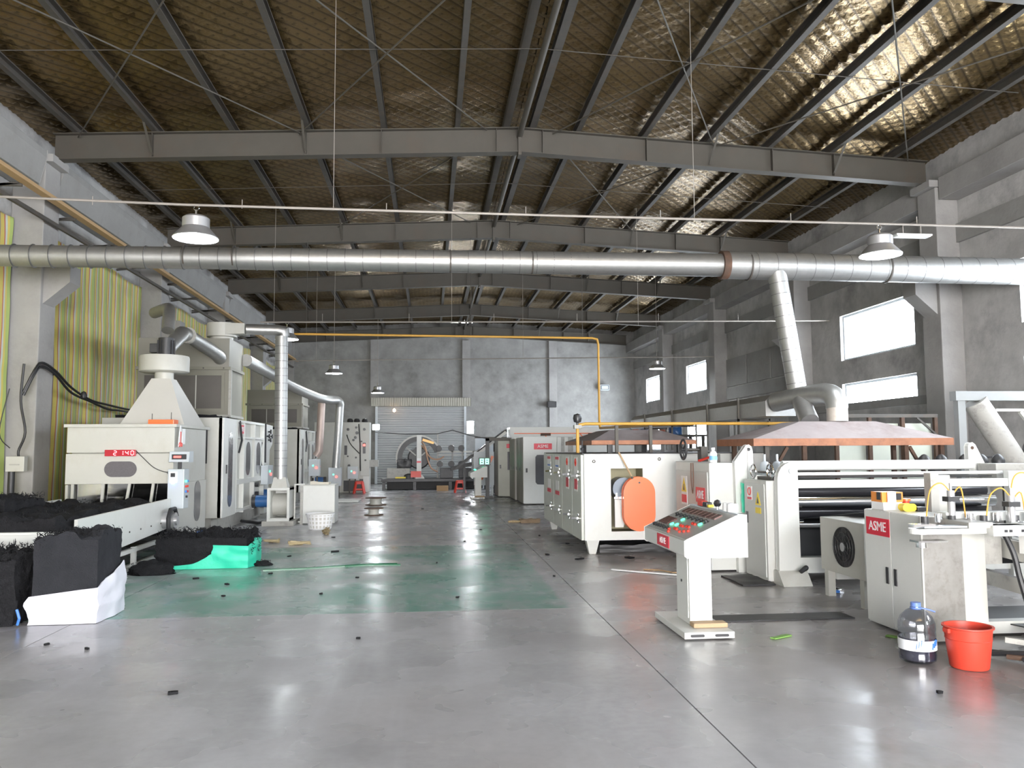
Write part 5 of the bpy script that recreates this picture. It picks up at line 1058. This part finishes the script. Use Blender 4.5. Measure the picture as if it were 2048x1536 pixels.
t = T('winding_table', 'low white steel roller table with a dark web beside the winder cabinet', 'roller table', (5.5, 6, 0))
P('side_beam', MB().prism([(7.05,.70),(7.05,.86),(4.6,.74),(4.6,.58)], 'x', 4.78, 4.84), CREAM, t); P('side_beam', MB().prism([(7.05,.42),(7.05,.54),(4.6,.46),(4.6,.34)], 'x', 4.80, 4.86), GREYW, t)
P('web', MB().prism([(7.05,.88),(7.05,.885),(4.6,.765),(4.6,.76)], 'x', 4.85, 6.9), mat('black_web', (.03,.032,.036), .5), t)
P('floor_web', MB().prism([(7.6,.02),(7.6,.03),(5.0,.20),(5.0,.19)], 'x', 4.9, 6.9), BLACKR, t)
for y in (7.0, 5.4): P('leg', MB().box(4.80,4.86,y-.05,y+.05,0,.74), CREAM, t)
P('far_beam', MB().prism([(7.05,.70),(7.05,.86),(4.6,.74),(4.6,.58)], 'x', 6.95, 7.0), CREAM, t); P('leg', MB().box(6.95,7.0,6.95,7.05,0,.74), CREAM, t); P('leg', MB().box(6.95,7.0,5.35,5.45,0,.74), CREAM, t)
P('foot_beam', MB().box(4.7,6.9,6.55,6.66,.02,.12), WHITE, t); P('roller', MB().cyl((4.84,6.9,.62),(6.95,6.9,.62),.07,20), DARK, t, smooth=True); P('link', MB().box(4.72,4.80,6.1,6.16,.74,1.0), CHROME, t)
P('roller', MB().cyl((4.84,6.1,.55),(6.95,6.1,.55),.07,20), CHROME, t, smooth=True)
t = T('hose_tangle', 'tangle of black hoses and rusty rods on the floor behind the red bucket', 'hoses', (4.45, 5.7, 0))
for k in range(5): P('hose', MB().hose([(4.2+.05*k,6.0-.1*k,.03),(4.4+.06*k,5.75-.12*k,.05+.03*(k%2)),(4.7+.05*k,5.6-.1*k,.03),(4.95,5.4-.1*k,.03)], .02, 8), BLACKR if k != 2 else RUSTY, t, smooth=True)
P('white_bar', MB().obox((4.4,5.95,.12),(5.1,5.45,.06),.05,.04), GREYW, t)

# ------------------------------------------------------------------ bottle and bucket
t = T('water_bottle', 'large clear plastic water bottle with blue cap, half full of dark liquid', 'bottle', (3.63, 5.86, 0))
c = (3.63, 5.86, 0)
P('shell', MB().lathe([(0,.004),(.10,.004),(.125,.02),(.13,.06),(.126,.075),(.13,.09),(.13,.215),(.126,.225),(.13,.24),(.128,.29),(.11,.335),(.07,.375),(.035,.395),(.032,.41)], c, 32), PETG, t, smooth=True)
P('liquid', MB().lathe([(0,.012),(.098,.012),(.12,.026),(.124,.06),(.121,.075),(.124,.09),(.124,.185),(0,.185)], c, 32), mat('dark_liquid', (.05,.05,.07), .1, var=.1), t, smooth=True)
P('label_band', MB().lathe([(.1312,.10),(.133,.10),(.133,.175),(.1312,.175)], c, 32), mat('white_label', (.75,.77,.8), .4), t, smooth=True)
for a in (-125, -75):
    for k in range(3):
        an = R(a+k*7); p = Vector((c[0]+.135*math.cos(an), c[1]+.135*math.sin(an), .115+.012*k)); P('blue_print', MB().obox(p, p+Vector((.008,.0,.045)), .004, .014, (math.cos(an),math.sin(an),0)), BLUEP, t)
P('cap', MB().cyl((3.63,5.86,.405),(3.63,5.86,.435),.036,20), mat('blue_cap', (.12,.2,.5), .4), t, smooth=True); P('collar', MB().cyl((3.63,5.86,.385),(3.63,5.86,.402),.04,20), mat('blue_cap', (.12,.2,.5), .4), t, smooth=True)
P('handle', MB().tube([(3.66,5.84,.395),(3.71,5.82,.385),(3.75,5.81,.37)], .006, 6), mat('blue_cap', (.12,.2,.5), .4), t)
t = T('plastic_bucket', 'round red plastic bucket standing beside the big water bottle', 'bucket', (3.83, 5.63, 0))
c = (3.90, 5.66, 0)
P('shell', MB().lathe([(0,.004),(.125,.004),(.13,.012),(.152,.20),(.16,.285),(.172,.29),(.172,.30),(.155,.30),(.146,.20),(.124,.02),(0,.02)], c, 36), REDB, t, smooth=True)
P('rib', MB().lathe([(.1525,.205),(.156,.208),(.153,.212)], c, 36), REDB, t, smooth=True)
P('contents', MB().lathe([(0,.21),(.146,.21)], c, 28), mat('murky_red_contents', (.12,.04,.03), .6, var=.5, scale=30), t)
for s in (-1, 1): P('handle_lug', MB().box(c[0]+s*.165-.01,c[0]+s*.165+.01,c[1]-.03,c[1]+.03,.255,.285), REDB, t)

# ------------------------------------------------------------------ steel stand by the window wall
BGREY = mat('mid_grey_frame_paint', (.27,.28,.28), .5, var=.15)
t = T('pipe_stand', 'grey steel frame with a fat pale pipe slanting down by the window wall', 'frame', (7.8, 11.4, 0))
P('top_beam', MB().box(7.78,9.75,11.3,11.45,2.28,2.42), BGREY, t); P('post', MB().box(7.82,7.94,11.32,11.43,0,2.28), BGREY, t); P('post', MB().box(9.6,9.72,11.32,11.43,0,2.28), LGREY, t); P('slanting_pipe', MB().cyl((8.15,11.4,2.27),(8.75,11.4,1.35),.17,24), GREYW, t, smooth=True); P('brace', MB().obox((8.85,11.38,2.12),(9.05,11.38,1.85),.05,.05).box(8.45,9.05,11.36,11.41,2.12,2.16), CREAM, t)
P('hose_wheel', MB().ring((8.95,11.3,1.55),.14,.015,'y',20,6).box(8.92,8.98,11.3,11.36,1.38,1.5), DARK, t, smooth=True); P('handrail', MB().box(7.94,9.6,11.36,11.4,1.42,1.45), DARK, t)
# racks of boards under the windows
t = T('board_rack', 'rusty steel rack with pale boards standing under the bright window', 'rack', (7.6, 13.2, 0))
for x in (6.9, 7.5, 8.1, 8.7): P('post', MB().box(x-.03,x+.03,13.2,13.26,0,2.1), RUSTY, t)
P('rail', MB().box(6.87,8.73,13.19,13.27,2.1,2.16), STEEL, t); P('rail', MB().box(6.87,8.73,13.19,13.27,1.0,1.05), STEEL, t)
for x in (6.95, 7.55, 8.15): P('board', MB().box(x,x+.5,13.28,13.31,.0,2.0), mat('pale_green_board', (.55,.58,.5), .6), t)
P('brace', MB().obox((8.35,13.2,2.1),(8.7,13.2,1.8),.03,.03), STEEL, t)
# ------------------------------------------------------------------ needle loom cabinets down the oven line
t = T('needle_loom', 'tall white machine cabinet with a grey window and red name plate beyond the oven', 'machine', (4.2, 24, 0))
P('body', MB().box(2.67, 5.9, 23.14, 24.85, .02, 1.94), CREAM, t, bevel=.008)
d = P('door', MB().box(2.65, 3.62, 23.10, 23.14, .04, 1.94), WHITE, t, bevel=.006); P('window', MB().prism(stadium(3.28, .98, .48, .86, 5)[0:0] or [(3.05,.58),(3.5,.56),(3.54,.62),(3.54,1.36),(3.5,1.42),(3.05,1.42),(3.0,1.36),(3.0,.64)], 'y', 23.09, 23.10), GLASSD, d); P('latch', MB().box(2.72,2.77,23.08,23.10,.92,1.04), BLACKP, d)
red_sign(d, (3.22, 23.10, 1.66), .52, .17, '-y')
P('side_panel', MB().box(2.64, 2.67, 23.2, 24.0, .04, 1.92), OLIVE, t); P('side_panel', MB().box(2.64, 2.67, 24.03, 24.85, .04, 1.92), OLIVE, t)  # olive stands in for the shade on the aisle side
for y in (23.9, 24.75): P('latch', MB().box(2.62,2.64,y-.05,y,.95,1.05), BLACKP, t)
P('top_bracket', MB().box(3.75,3.85,23.1,23.2,1.5,1.93).box(3.95,4.1,23.1,23.2,1.5,1.93), GREYW, t); P('right_front', MB().box(3.64, 5.9, 23.11, 23.14, 1.2, 1.92), WHITE, t)
t = T('needle_loom', 'second tall cream machine cabinet with shade-coloured olive sides behind the one with the grey window', 'machine', (3.8, 25.8, 0))
P('body', MB().box(2.62, 5.4, 25.0, 26.5, .02, 1.92), CREAM, t, bevel=.008)
for ya, yb in ((25.02,25.75),(25.77,26.48)):
    s = P('side_panel', MB().box(2.59, 2.62, ya, yb, .04, 1.9), OLIVE, t); P('latch', MB().box(2.57,2.59,ya+.1,ya+.15,.95,1.05), BLACKP, s)  # aisle-side shade put into the panel colour
t = T('needle_loom', 'third machine cabinet with a small red plate next to the black inclined belt', 'machine', (3.0, 27.6, 0))
P('body', MB().box(2.25, 3.4, 26.85, 28.4, .02, 1.92), OLIVE, t, bevel=.008); d = P('door', MB().box(2.24, 2.75, 26.81, 26.85, .04, 1.9), mat('olive_white_door', (.5,.5,.43), .45), t, bevel=.005); P('window', MB().prism([(2.55,.9),(2.72,.9),(2.72,1.5),(2.55,1.5)], 'y', 26.80, 26.81), GLASSD, d); P('latch', MB().box(2.29,2.34,26.79,26.81,.95,1.07), BLACKP, d)
P('red_plate', MB().box(2.52,2.72,26.80,26.81,1.62,1.76), REDSIGN, t)
t = T('cross_lapper', 'long white lapper carriage with orange stripes above the needle loom cabinets', 'machine', (4.6, 28.8, 0))
P('carriage', MB().box(2.8, 6.6, 28.5, 29.6, 1.96, 2.36), WHITE, t, bevel=.01); P('orange_rail', MB().box(2.95,6.3,28.46,28.5,2.12,2.15), ORANGE, t)
for x in (4.0, 5.3, 6.2): P('orange_stay', MB().obox((x,28.47,2.13),(x+.12,28.47,1.98),.03,.03), ORANGE, t)
for x in (3.9, 5.6): P('dark_block', MB().box(x,x+.35,28.44,28.5,2.05,2.14), RUSTY, t)
for x, y in ((3.6,29.4),(6.4,29.4),(6.4,28.6),(3.6,28.6)): P('leg', MB().box(x-.08,x+.08,y-.08,y+.08,0,1.96), GREYW, t)
t = T('inclined_belt', 'black inclined conveyor belt with a white edge rising to the lapper carriage', 'conveyor', (2.0, 29.5, 0))
P('belt', MB().obox((.95,29.6,.95),(2.75,29.6,2.28),.9,.05), BLACKR, t); P('edge', MB().obox((1.75,29.1,1.45),(2.72,29.1,2.2),.05,.10), WHITE, t); P('edge', MB().obox((.9,29.12,.88),(2.75,29.12,2.24),.03,.05), DARK, t); P('leg', MB().box(1.2,1.28,29.5,29.6,0,1.12), DARK, t); P('leg', MB().box(2.3,2.38,29.5,29.6,0,1.9), DARK, t)
P('lower_apron', MB().prism([(.75,.82),(1.5,1.0),(1.5,1.12),(.75,.95)], 'y', 29.2, 30.0), BLACKR, t)
t = T('gantry_post', 'black square post with a cross beam standing before the olive cabinets', 'post', (1.88, 26.6, 0))
P('post', MB().box(1.81,1.93,26.55,26.67,.05,1.95), DARK, t); P('beam', MB().box(1.81,2.66,26.55,26.67,1.86,1.96), BEAMC, t); P('foot', MB().box(1.75,2.05,26.45,26.77,0,.05), DARK, t)
t = T('green_display', 'green glowing digit display hung on the black gantry post', 'display', (1.75, 26.4, 1.0))
P('case', MB().box(1.57,1.97,26.49,26.54,1.07,1.31), BLACKP, t)
for x in (1.62, 1.79): P('digit', MB().frame('y', x, x+.12, 1.10, 1.28, .03, 26.48, 26.49).box(x+.03,x+.09,26.48,26.49,1.18,1.21), mat('green_digit', (.1,.9,.5), .4, emit=(.15,1,.55), estr=3), t)
t = T('orange_banner', 'grey screen with an orange stroke behind the gantry post', 'screen', (2.1, 27.5, 0)); P('screen', MB().box(1.5,2.2,28.0,28.04,.35,1.5), LGREY, t); P('stroke', MB().obox((1.75,27.99,.55),(2.15,27.99,1.35),.09,.01,(0,1,0)), ORANGE, t); P('leg', MB().box(1.55,1.6,28.0,28.04,0,.35), LGREY, t); P('leg', MB().box(2.1,2.15,28.0,28.04,0,.35), LGREY, t)
# drums on a steel platform
t = T('drum_platform', 'steel platform carrying coloured drums behind the low rusty hood', 'platform', (6.6, 24.5, 0)); P('deck', MB().box(6.0,8.4,24.0,25.4,1.94,2.0), STEEL, t)
for x, y in ((6.05,24.1),(8.3,24.1),(6.05,25.3),(8.3,25.3)): P('leg', MB().box(x-.04,x+.04,y-.04,y+.04,0,1.94), STEEL, t)
for x, r, h, m, lab in ((6.25,.10,.36,ORANGE,'orange drum at the end of the steel platform'),(6.52,.12,.3,BLUEM,'short blue drum with a white handle on the platform'),(6.85,.11,.33,WHITEP,'white drum standing between blue and rust-red drums'),(7.12,.12,.34,mat('rust_red_paint',(.4,.12,.08),.5),'rust-red drum on the steel platform'),(7.5,.2,.36,BLUEM,'wide blue drum on the steel platform')):
    q = T('steel_drum', lab, 'drum', (x, 24.3, 2.0), 'drums on the platform'); P('shell', MB().lathe([(0,.001),(r,.001),(r*1.03,.02),(r,.04),(r,h*.5),(r*1.03,h*.5+.01),(r,h*.5+.02),(r,h-.02),(r*1.02,h),(0,h)], (x,24.3,2.0), 20), m, q, smooth=True); P('bung', MB().cyl((x,24.3-r*.4,2.0+h),(x,24.3-r*.4,2.02+h),.03,10), STEEL, q)

# ------------------------------------------------------------------ machines at the far end
t = T('lapper_tower', 'tall cream machine front covered with black knobs and cables in the far corner', 'machine', (-3.2, 31.8, 0))
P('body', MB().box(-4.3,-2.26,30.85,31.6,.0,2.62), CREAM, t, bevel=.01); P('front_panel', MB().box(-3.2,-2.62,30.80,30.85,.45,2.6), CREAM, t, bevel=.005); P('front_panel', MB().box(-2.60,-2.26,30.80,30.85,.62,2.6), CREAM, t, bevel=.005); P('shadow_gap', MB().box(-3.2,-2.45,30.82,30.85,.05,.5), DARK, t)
P('leg_panel', MB().box(-2.48,-2.26,30.79,30.85,.02,.6), WHITE, t)
for x, z, r in ((-3.05,2.35,.05),(-2.75,2.42,.045),(-2.72,2.22,.06),(-2.78,2.05,.05),(-2.85,1.95,.045),(-2.45,2.35,.05),(-2.55,1.9,.03),(-3.0,1.0,.05),(-3.05,1.35,.03),(-2.4,1.2,.035),(-2.75,1.3,.035)):
    P('knob', MB().cyl((x,30.80,z),(x,30.72,z),r,12), BLACKP, t, smooth=True)
for x, m in ((-3.0,DARK),(-2.75,DARK),(-2.45,DARK)): P('top_fan', MB().lathe([(0,0),(.10,0),(.12,.05),(.09,.13),(0,.15)], (x,31.0,2.62), 12), m, t, smooth=True)
P('slot', MB().box(-3.18,-3.08,30.78,30.80,1.4,1.75), BLACKP, t); P('red_switch', MB().box(-2.50,-2.40,30.77,30.80,1.45,1.85), BLACKP, t); P('red_light', MB().cyl((-2.45,30.77,1.76),(-2.45,30.74,1.76),.045,12), REDL, t)
P('cable', MB().hose([(-3.1,30.78,2.15),(-2.95,30.76,1.8),(-2.62,30.76,1.45)], .018, 6).tube([(-2.66,30.78,2.55),(-2.6,30.76,1.8),(-2.58,30.76,.8)], .022, 6), BLACKR, t, smooth=True)
sbox(-3.02,-2.66,30.4,30.6,.52,.98,'pale grey switch box on legs in front of the knobbed machine')
P('side_shelf', MB().box(-2.26,-1.95,30.95,31.5,.95,1.2), GREYW, t)
t = T('wheel_machine', 'dark machine with a big half wheel on a white post before the shutter', 'machine', (0, 33, 0))
P('bed', MB().box(-1.9,2.3,32.2,34.0,.32,.44), DARK, t, bevel=.01); P('under_frame', MB().box(-1.7,2.1,32.6,33.8,.02,.32), mat('deep_grease', (.02,.02,.022), .6), t)
for x in (-1.8,-.6,.8,2.2): P('leg', MB().box(x-.06,x+.06,32.25,32.37,0,.32), DARK, t)
P('white_post', MB().box(-.53,-.34,32.5,32.62,.44,2.16), WHITE, t, bevel=.006); P('post_notice', MB().box(-.52,-.36,32.49,32.5,1.06,1.24), WHITEP, t); P('post_foot', MB().prism([(-.6,.44),(-.2,.44),(-.32,.58),(-.5,.58)], 'y', 32.45, 32.67), WHITE, t); P('red_band', MB().box(-.52,-.36,32.485,32.49,1.06,1.13), REDSIGN, t)
cw = (-.45, 32.9, 1.25); rim = []
for r0, r1, m, nm in ((.86,.92,CREAM,'wheel_rim'),(.66,.85,DARK,'wheel_disc')):
    pts = [(cw[0]+r1*math.cos(R(a)), cw[2]+r1*math.sin(R(a))) for a in range(18,196,6)] + [(cw[0]+r0*math.cos(R(a)), cw[2]+r0*math.sin(R(a))) for a in range(192,14,-6)]
    P(nm, MB().prism(pts, 'y', 32.85, 32.95), m, t)
for a in (40, 140): P('wheel_spoke', MB().obox((cw[0]+.15*math.cos(R(a)),32.9,cw[2]+.15*math.sin(R(a))),(cw[0]+.72*math.cos(R(a)),32.9,cw[2]+.72*math.sin(R(a))),.05,.06,(0,1,0)), GREYW, t)
P('wheel_core', MB().lathe([(0,-.15),(.4,-.15),(.45,-.1),(.45,.1),(0,.1)], (cw[0],33.05,cw[2]), 24, 'y'), DARK, t, smooth=True)
P('brass_plate', MB().obox((-.3,32.83,1.98),(.15,32.83,1.84),.1,.02,(0,1,0)), mat('dull_brass', (.4,.25,.1), .4, .6), t)
for k, pts in enumerate(([(-.34,32.5,1.9),(-.2,32.45,1.7),(-.1,32.45,1.4),(.1,32.45,1.22),(.35,32.45,1.2),(.55,32.5,1.3)], [(-.34,32.5,1.75),(-.18,32.45,1.55),(-.1,32.45,1.2),(.05,32.45,.85),(.3,32.45,.7)])): P('hose', MB().hose(pts, .03, 8), mat('copper_hose', (.42,.25,.16), .5, .3), t, smooth=True)
P('rail_frame', MB().box(.3,2.1,32.9,33.0,1.46,1.52).box(.3,2.1,32.9,33.0,1.34,1.38), CREAM, t)
for x in (.3,.9,1.3,1.75,2.05): P('rail_post', MB().box(x-.03,x+.03,32.9,33.0,.44,1.52), GREYW, t)
for x, z in ((.35,1.62),(.85,1.64),(1.25,1.63),(.4,1.0),(.85,1.0),(1.25,1.0)): P('roller_head', MB().lathe([(0,-.1),(.12,-.1),(.13,0),(.12,.08),(0,.08)], (x,32.8,z), 18, 'y'), DARK, t, smooth=True)
for x in (.4, 1.15): P('cabinet_box', MB().box(x,x+.5,32.5,33.0,.45,.85), DARK, t, bevel=.01)
P('white_can', MB().cyl((1.55,32.7,1.05),(1.55,32.7,1.3),.1,14).box(1.45,1.65,32.6,32.8,1.0,1.05), WHITEP, t, smooth=True); P('bottle_shelf', MB().box(1.3,2.0,32.55,33.0,.96,1.0), GREYW, t)
P('motor_block', MB().box(-1.7,-.8,32.5,33.2,.44,.85), GREYW, t, bevel=.02); P('gear_cluster', lumpy_box(MB(), -1.3,-.75,32.55,33.1,.85,1.2,.08,91,.08,.06), DARK, t, smooth=True); P('yellow_mark', MB().box(-1.35,-.95,32.18,32.2,.46,.52), YELLOWP, t)
P('red_board', MB().box(-.75,-.35,32.15,32.18,.50,.74), REDP, t, label='red board'); P('black_hump', MB().lathe([(0,0),(.22,0),(.2,.14),(.1,.2),(0,.21)], (-.85,32.6,.44), 16), DARK, t, smooth=True)
P('top_cable', MB().tube([(-2.2,33,2.3),(-1,33,2.2),(.3,33,2.22),(.9,33,2.36),(1.6,33,2.15),(2.3,33,2.02)], .02, 6), DARK, t, smooth=True); P('cable_mast', MB().box(.28,.34,33,33.06,.44,2.25), GREYW, t)
t = T('grey_partition', 'plain grey sheet partition between the wheel machine and the inclined belt', 'partition', (2.6, 34.5, 0)); P('sheet', MB().box(1.9,4.6,34.4,34.45,0,2.05), LGREY, t); P('rail', MB().box(1.88,4.62,34.38,34.47,2.05,2.1), BEAMC, t)

# red stools
def stool(x, y, lab):
    t = T('plastic_stool', lab, 'stool', (x, y, 0), 'red plastic stools')
    P('seat', MB().box(x-.13,x+.13,y-.13,y+.13,.42,.45), REDP, t, bevel=.01)
    for sx in (-1,1):
        for sy in (-1,1): P('leg', MB().obox((x+sx*.19,y+sy*.19,0),(x+sx*.11,y+sy*.11,.42),.07,.035,(sx,sy,0)), REDP, t)
    P('apron', MB().frame('z', x-.13,x+.13,y-.13,y+.13,.02,.34,.42), REDP, t); P('stretcher', MB().frame('z', x-.165,x+.165,y-.165,y+.165,.02,.12,.17), REDP, t)
    return t
stool(-2.57, 30.2, 'red plastic stool in front of the cream knobbed machine'); stool(1.1, 30.1, 'red plastic stool in front of the wheel machine')
thing('cardboard_scrap', MB().box(.25,.7,31.3,31.6,.002,.2), CARD, 'brown cardboard box on the floor under the wheel machine', 'box', bevel=.01)
# empty cable reels
def reel(x, y, lab, r=.23, h=.18):
    t = T('cable_reel', lab, 'reel', (x, y, 0), 'empty cable reels'); P('core', MB().lathe([(r*.6,.02),(r*.52,h*.5),(r*.6,h-.02)], (x,y,0), 24), CREAM, t, smooth=True)
    P('flange', MB().lathe([(0,.002),(r,.002),(r,.022),(0,.022)], (x,y,0), 24), RUSTY, t, smooth=True); P('flange', MB().lathe([(0,h-.02),(r,h-.02),(r,h),(0,h)], (x,y,0), 24), RUSTY, t, smooth=True)
reel(-1.36, 20.15, 'low empty cable reel on the open floor, nearer the green paint'); reel(-1.55, 23.8, 'empty cable reel on the open floor, farther from the green paint', .3, .22)
t = T('paper_sheet', 'pale sheet of board on the floor behind the low white cabinet', 'board', (-2.3, 25.5, 0)); P('sheet', MB().box(-2.9,-2.15,25.0,26.0,.01,.06), WHITE, t, bevel=.005); P('dark_edge', MB().box(-2.8,-2.25,25.1,25.9,.0,.01), DARK, t)

# ------------------------------------------------------------------ cables and box on the near column
t = T('column_cable', 'bundle of black cables drooping from the near column across the striped sheet', 'cable', (-6.3, 15, 2.6))
XC = XL+.56
for k, dz in enumerate((0, -.06)): P('cable', MB().hose([(XC-.1,13.68,2.55+dz),(XC+.02,13.75,2.9+dz),(XC+.02,14.0,3.05+dz),(XC+.02,14.5,2.96+dz),(XC-.1,15.4,2.75+dz*1.5),(XC-.15,16.4,2.58+dz*.5),(XC-.2,17.4,2.54+dz*1.5),(XC-.25,18.2,2.52+dz),(XC-.3,19.4,2.5+dz)], .022, 8), BLACKR, t, smooth=True)
P('cable', MB().hose([(XC-.1,13.66,3.0),(XC-.12,13.65,2.4),(XC-.02,13.62,1.9),(XC-.12,13.64,1.6),(XC-.08,13.62,1.45)], .02, 8).hose([(XC-.3,13.65,2.6),(XC-.42,13.64,1.9),(XC-.25,13.64,1.65)], .008, 6), BLACKR, t, smooth=True)
for y, z in ((14.55,2.95),(15.9,2.64)): P('cable_knot', MB().lathe([(0,-.08),(.05,-.05),(.06,0),(.04,.06),(0,.08)], (XC-.08,y,z), 10), BLACKR, t, smooth=True)
t = T('column_switch_box', 'small cream fuse box strapped to the near concrete column', 'fuse box', (-6.5, 13.6, 1.2)); P('case', MB().box(XC-.26,XC+.02,13.54,13.66,1.28,1.52), CREAM, t, bevel=.008); P('lid_line', MB().box(XC-.2,XC-.05,13.53,13.54,1.38,1.40), GREYW, t); P('conduit', MB().cyl((XC-.2,13.62,0),(XC-.2,13.62,1.28),.05,12), DARK, t, smooth=True)

# ------------------------------------------------------------------ things lying on the floor
t = T('dirty_rag', 'crumpled brown rag lying on the floor by the oven doors', 'rag', (2.1, 17.8, 0)); P('cloth', lumpy_box(MB(), 1.95,2.38,17.5,17.9,.0,.07,.05,101,.04,.04), mat('brown_rag', (.28,.2,.13), .9, var=.3, scale=10), t, smooth=True); P('cord', MB().tube([(1.95,17.6,.03),(1.8,17.75,.02),(1.7,17.7,.02)], .02, 6), mat('tan_cord', (.5,.38,.22), .8), t, smooth=True)
t = T('metal_strip', 'thin white metal strip on the floor beside the console', 'strip', (2.7, 10.3, 0)); P('strip', MB().obox((2.38,10.62,.012),(3.1,10.05,.012),.05,.012), WHITEP, t); P('string', MB().tube([(2.8,10.6,.006),(3.0,10.5,.006),(3.1,10.3,.006),(3.3,10.25,.006)], .006, 6), WOODY, t)
thing('rubber_strip', lumpy_box(MB(), 2.62,3.95,7.35,7.62,.001,.012,.004,111,.1,.004), BLACKR, 'flat dark rubber strip laid from the console to the winder cabinet', 'rubber strip', smooth=True)
def scrap(x, y, sx, sy, m, lab, cat, grp, nm, seed, h=.03, rz=0):
    mb = lumpy_box(MB(), -sx/2, sx/2, -sy/2, sy/2, .001, h, h*.5, seed, .02, h*.4)
    for v in mb.v: v.xy = (x+v.x*math.cos(rz)-v.y*math.sin(rz), y+v.x*math.sin(rz)+v.y*math.cos(rz))
    return thing(nm, mb, m, lab, cat, grp, smooth=True)
LEAF = mat('green_leaf_scrap', (.18,.35,.08), .7, var=.2)
scrap(2.95, 6.72, .22, .05, LEAF, 'green plastic scrap on the floor at the foot of the console', 'scrap', None, 'green_scrap', 3, .012, .5)
scrap(3.93, 6.55, .26, .05, LEAF, 'green plastic scrap on the floor along the winder cabinet door', 'scrap', None, 'green_scrap', 4, .012, -.9)
STRAW = mat('straw_scrap', (.42,.34,.2), .9, var=.3, scale=20)
for k, (x, y, sx, sy) in enumerate(((-2.72,14.5,.3,.16),(-2.2,14.15,.42,.1),(-2.0,16.3,.12,.5),(-1.95,15.8,.1,.3))):
    t = T('packing_strip', ['tangled straw-coloured packing strip near the carding machine', 'thin trail of straw-coloured strip at the edge of the green paint', 'trail of yellowish fibre below the white basket', 'short yellowish fibre trail before the white basket'][k], 'packing strip', (x, y, 0), 'straw-coloured packing strips')
    for j in range(5): P('strand', MB().tube([(x+random.uniform(-sx,sx)/2, y+random.uniform(-sy,sy)/2, .01+random.random()*.05) for _ in range(5)], .012, 6), STRAW, t, smooth=True)
TUFT = [(-1.48,13.08,.17),(1.76,12.26,.12),(-1.68,5.68,.09),(2.9,11.75,.2),(-2.9,10.6,.1),(-2.4,10.1,.09),(-2.05,10.9,.07),(-2.25,9.3,.06),(-2.1,12.6,.08),(-.9,10.4,.06),(.6,14.2,.07),(1.0,16.2,.07),(2.0,14.9,.08),(2.3,13.6,.09),(1.55,10.2,.05),(-.2,22,.09),(.9,20,.08),(2.15,11.7,.17),(-1.75,15.2,.1),(-3.15,7.2,.06),(-2.75,7.0,.05),(.3,8.9,.06),(-.6,7.1,.05),(2.9,8.6,.07),(3.3,5.1,.05),(.1,11.6,.05),(-1.2,9.3,.05),(1.3,24.4,.1)]
for k, (x, y, s) in enumerate(TUFT):
    scrap(x, y, s*.7, s*.4, FIBRE, 'small clump of black fibre fluff dropped on the open floor', 'fluff', 'fluff on the floor', 'fibre_tuft', k, .018, k*1.7)
t = T('wet_green_string', 'dark green strip of plastic lying flat on the green floor paint', 'strip', (-.8, 11.3, 0)); P('strip', MB().tube([(-2.2,11.2,.006),(-1.6,11.3,.006),(-.9,11.5,.006),(-.4,11.45,.006)], [.012,.012,.02,.014], 6), mat('dark_green_strip', (.02,.12,.06), .3), t, smooth=True); P('end_knot', MB().tube([(-1.15,11.4,.008),(-.8,11.5,.008),(-.45,11.5,.008)], .02, 6), mat('dark_green_strip', (.02,.12,.06), .3), t, smooth=True)
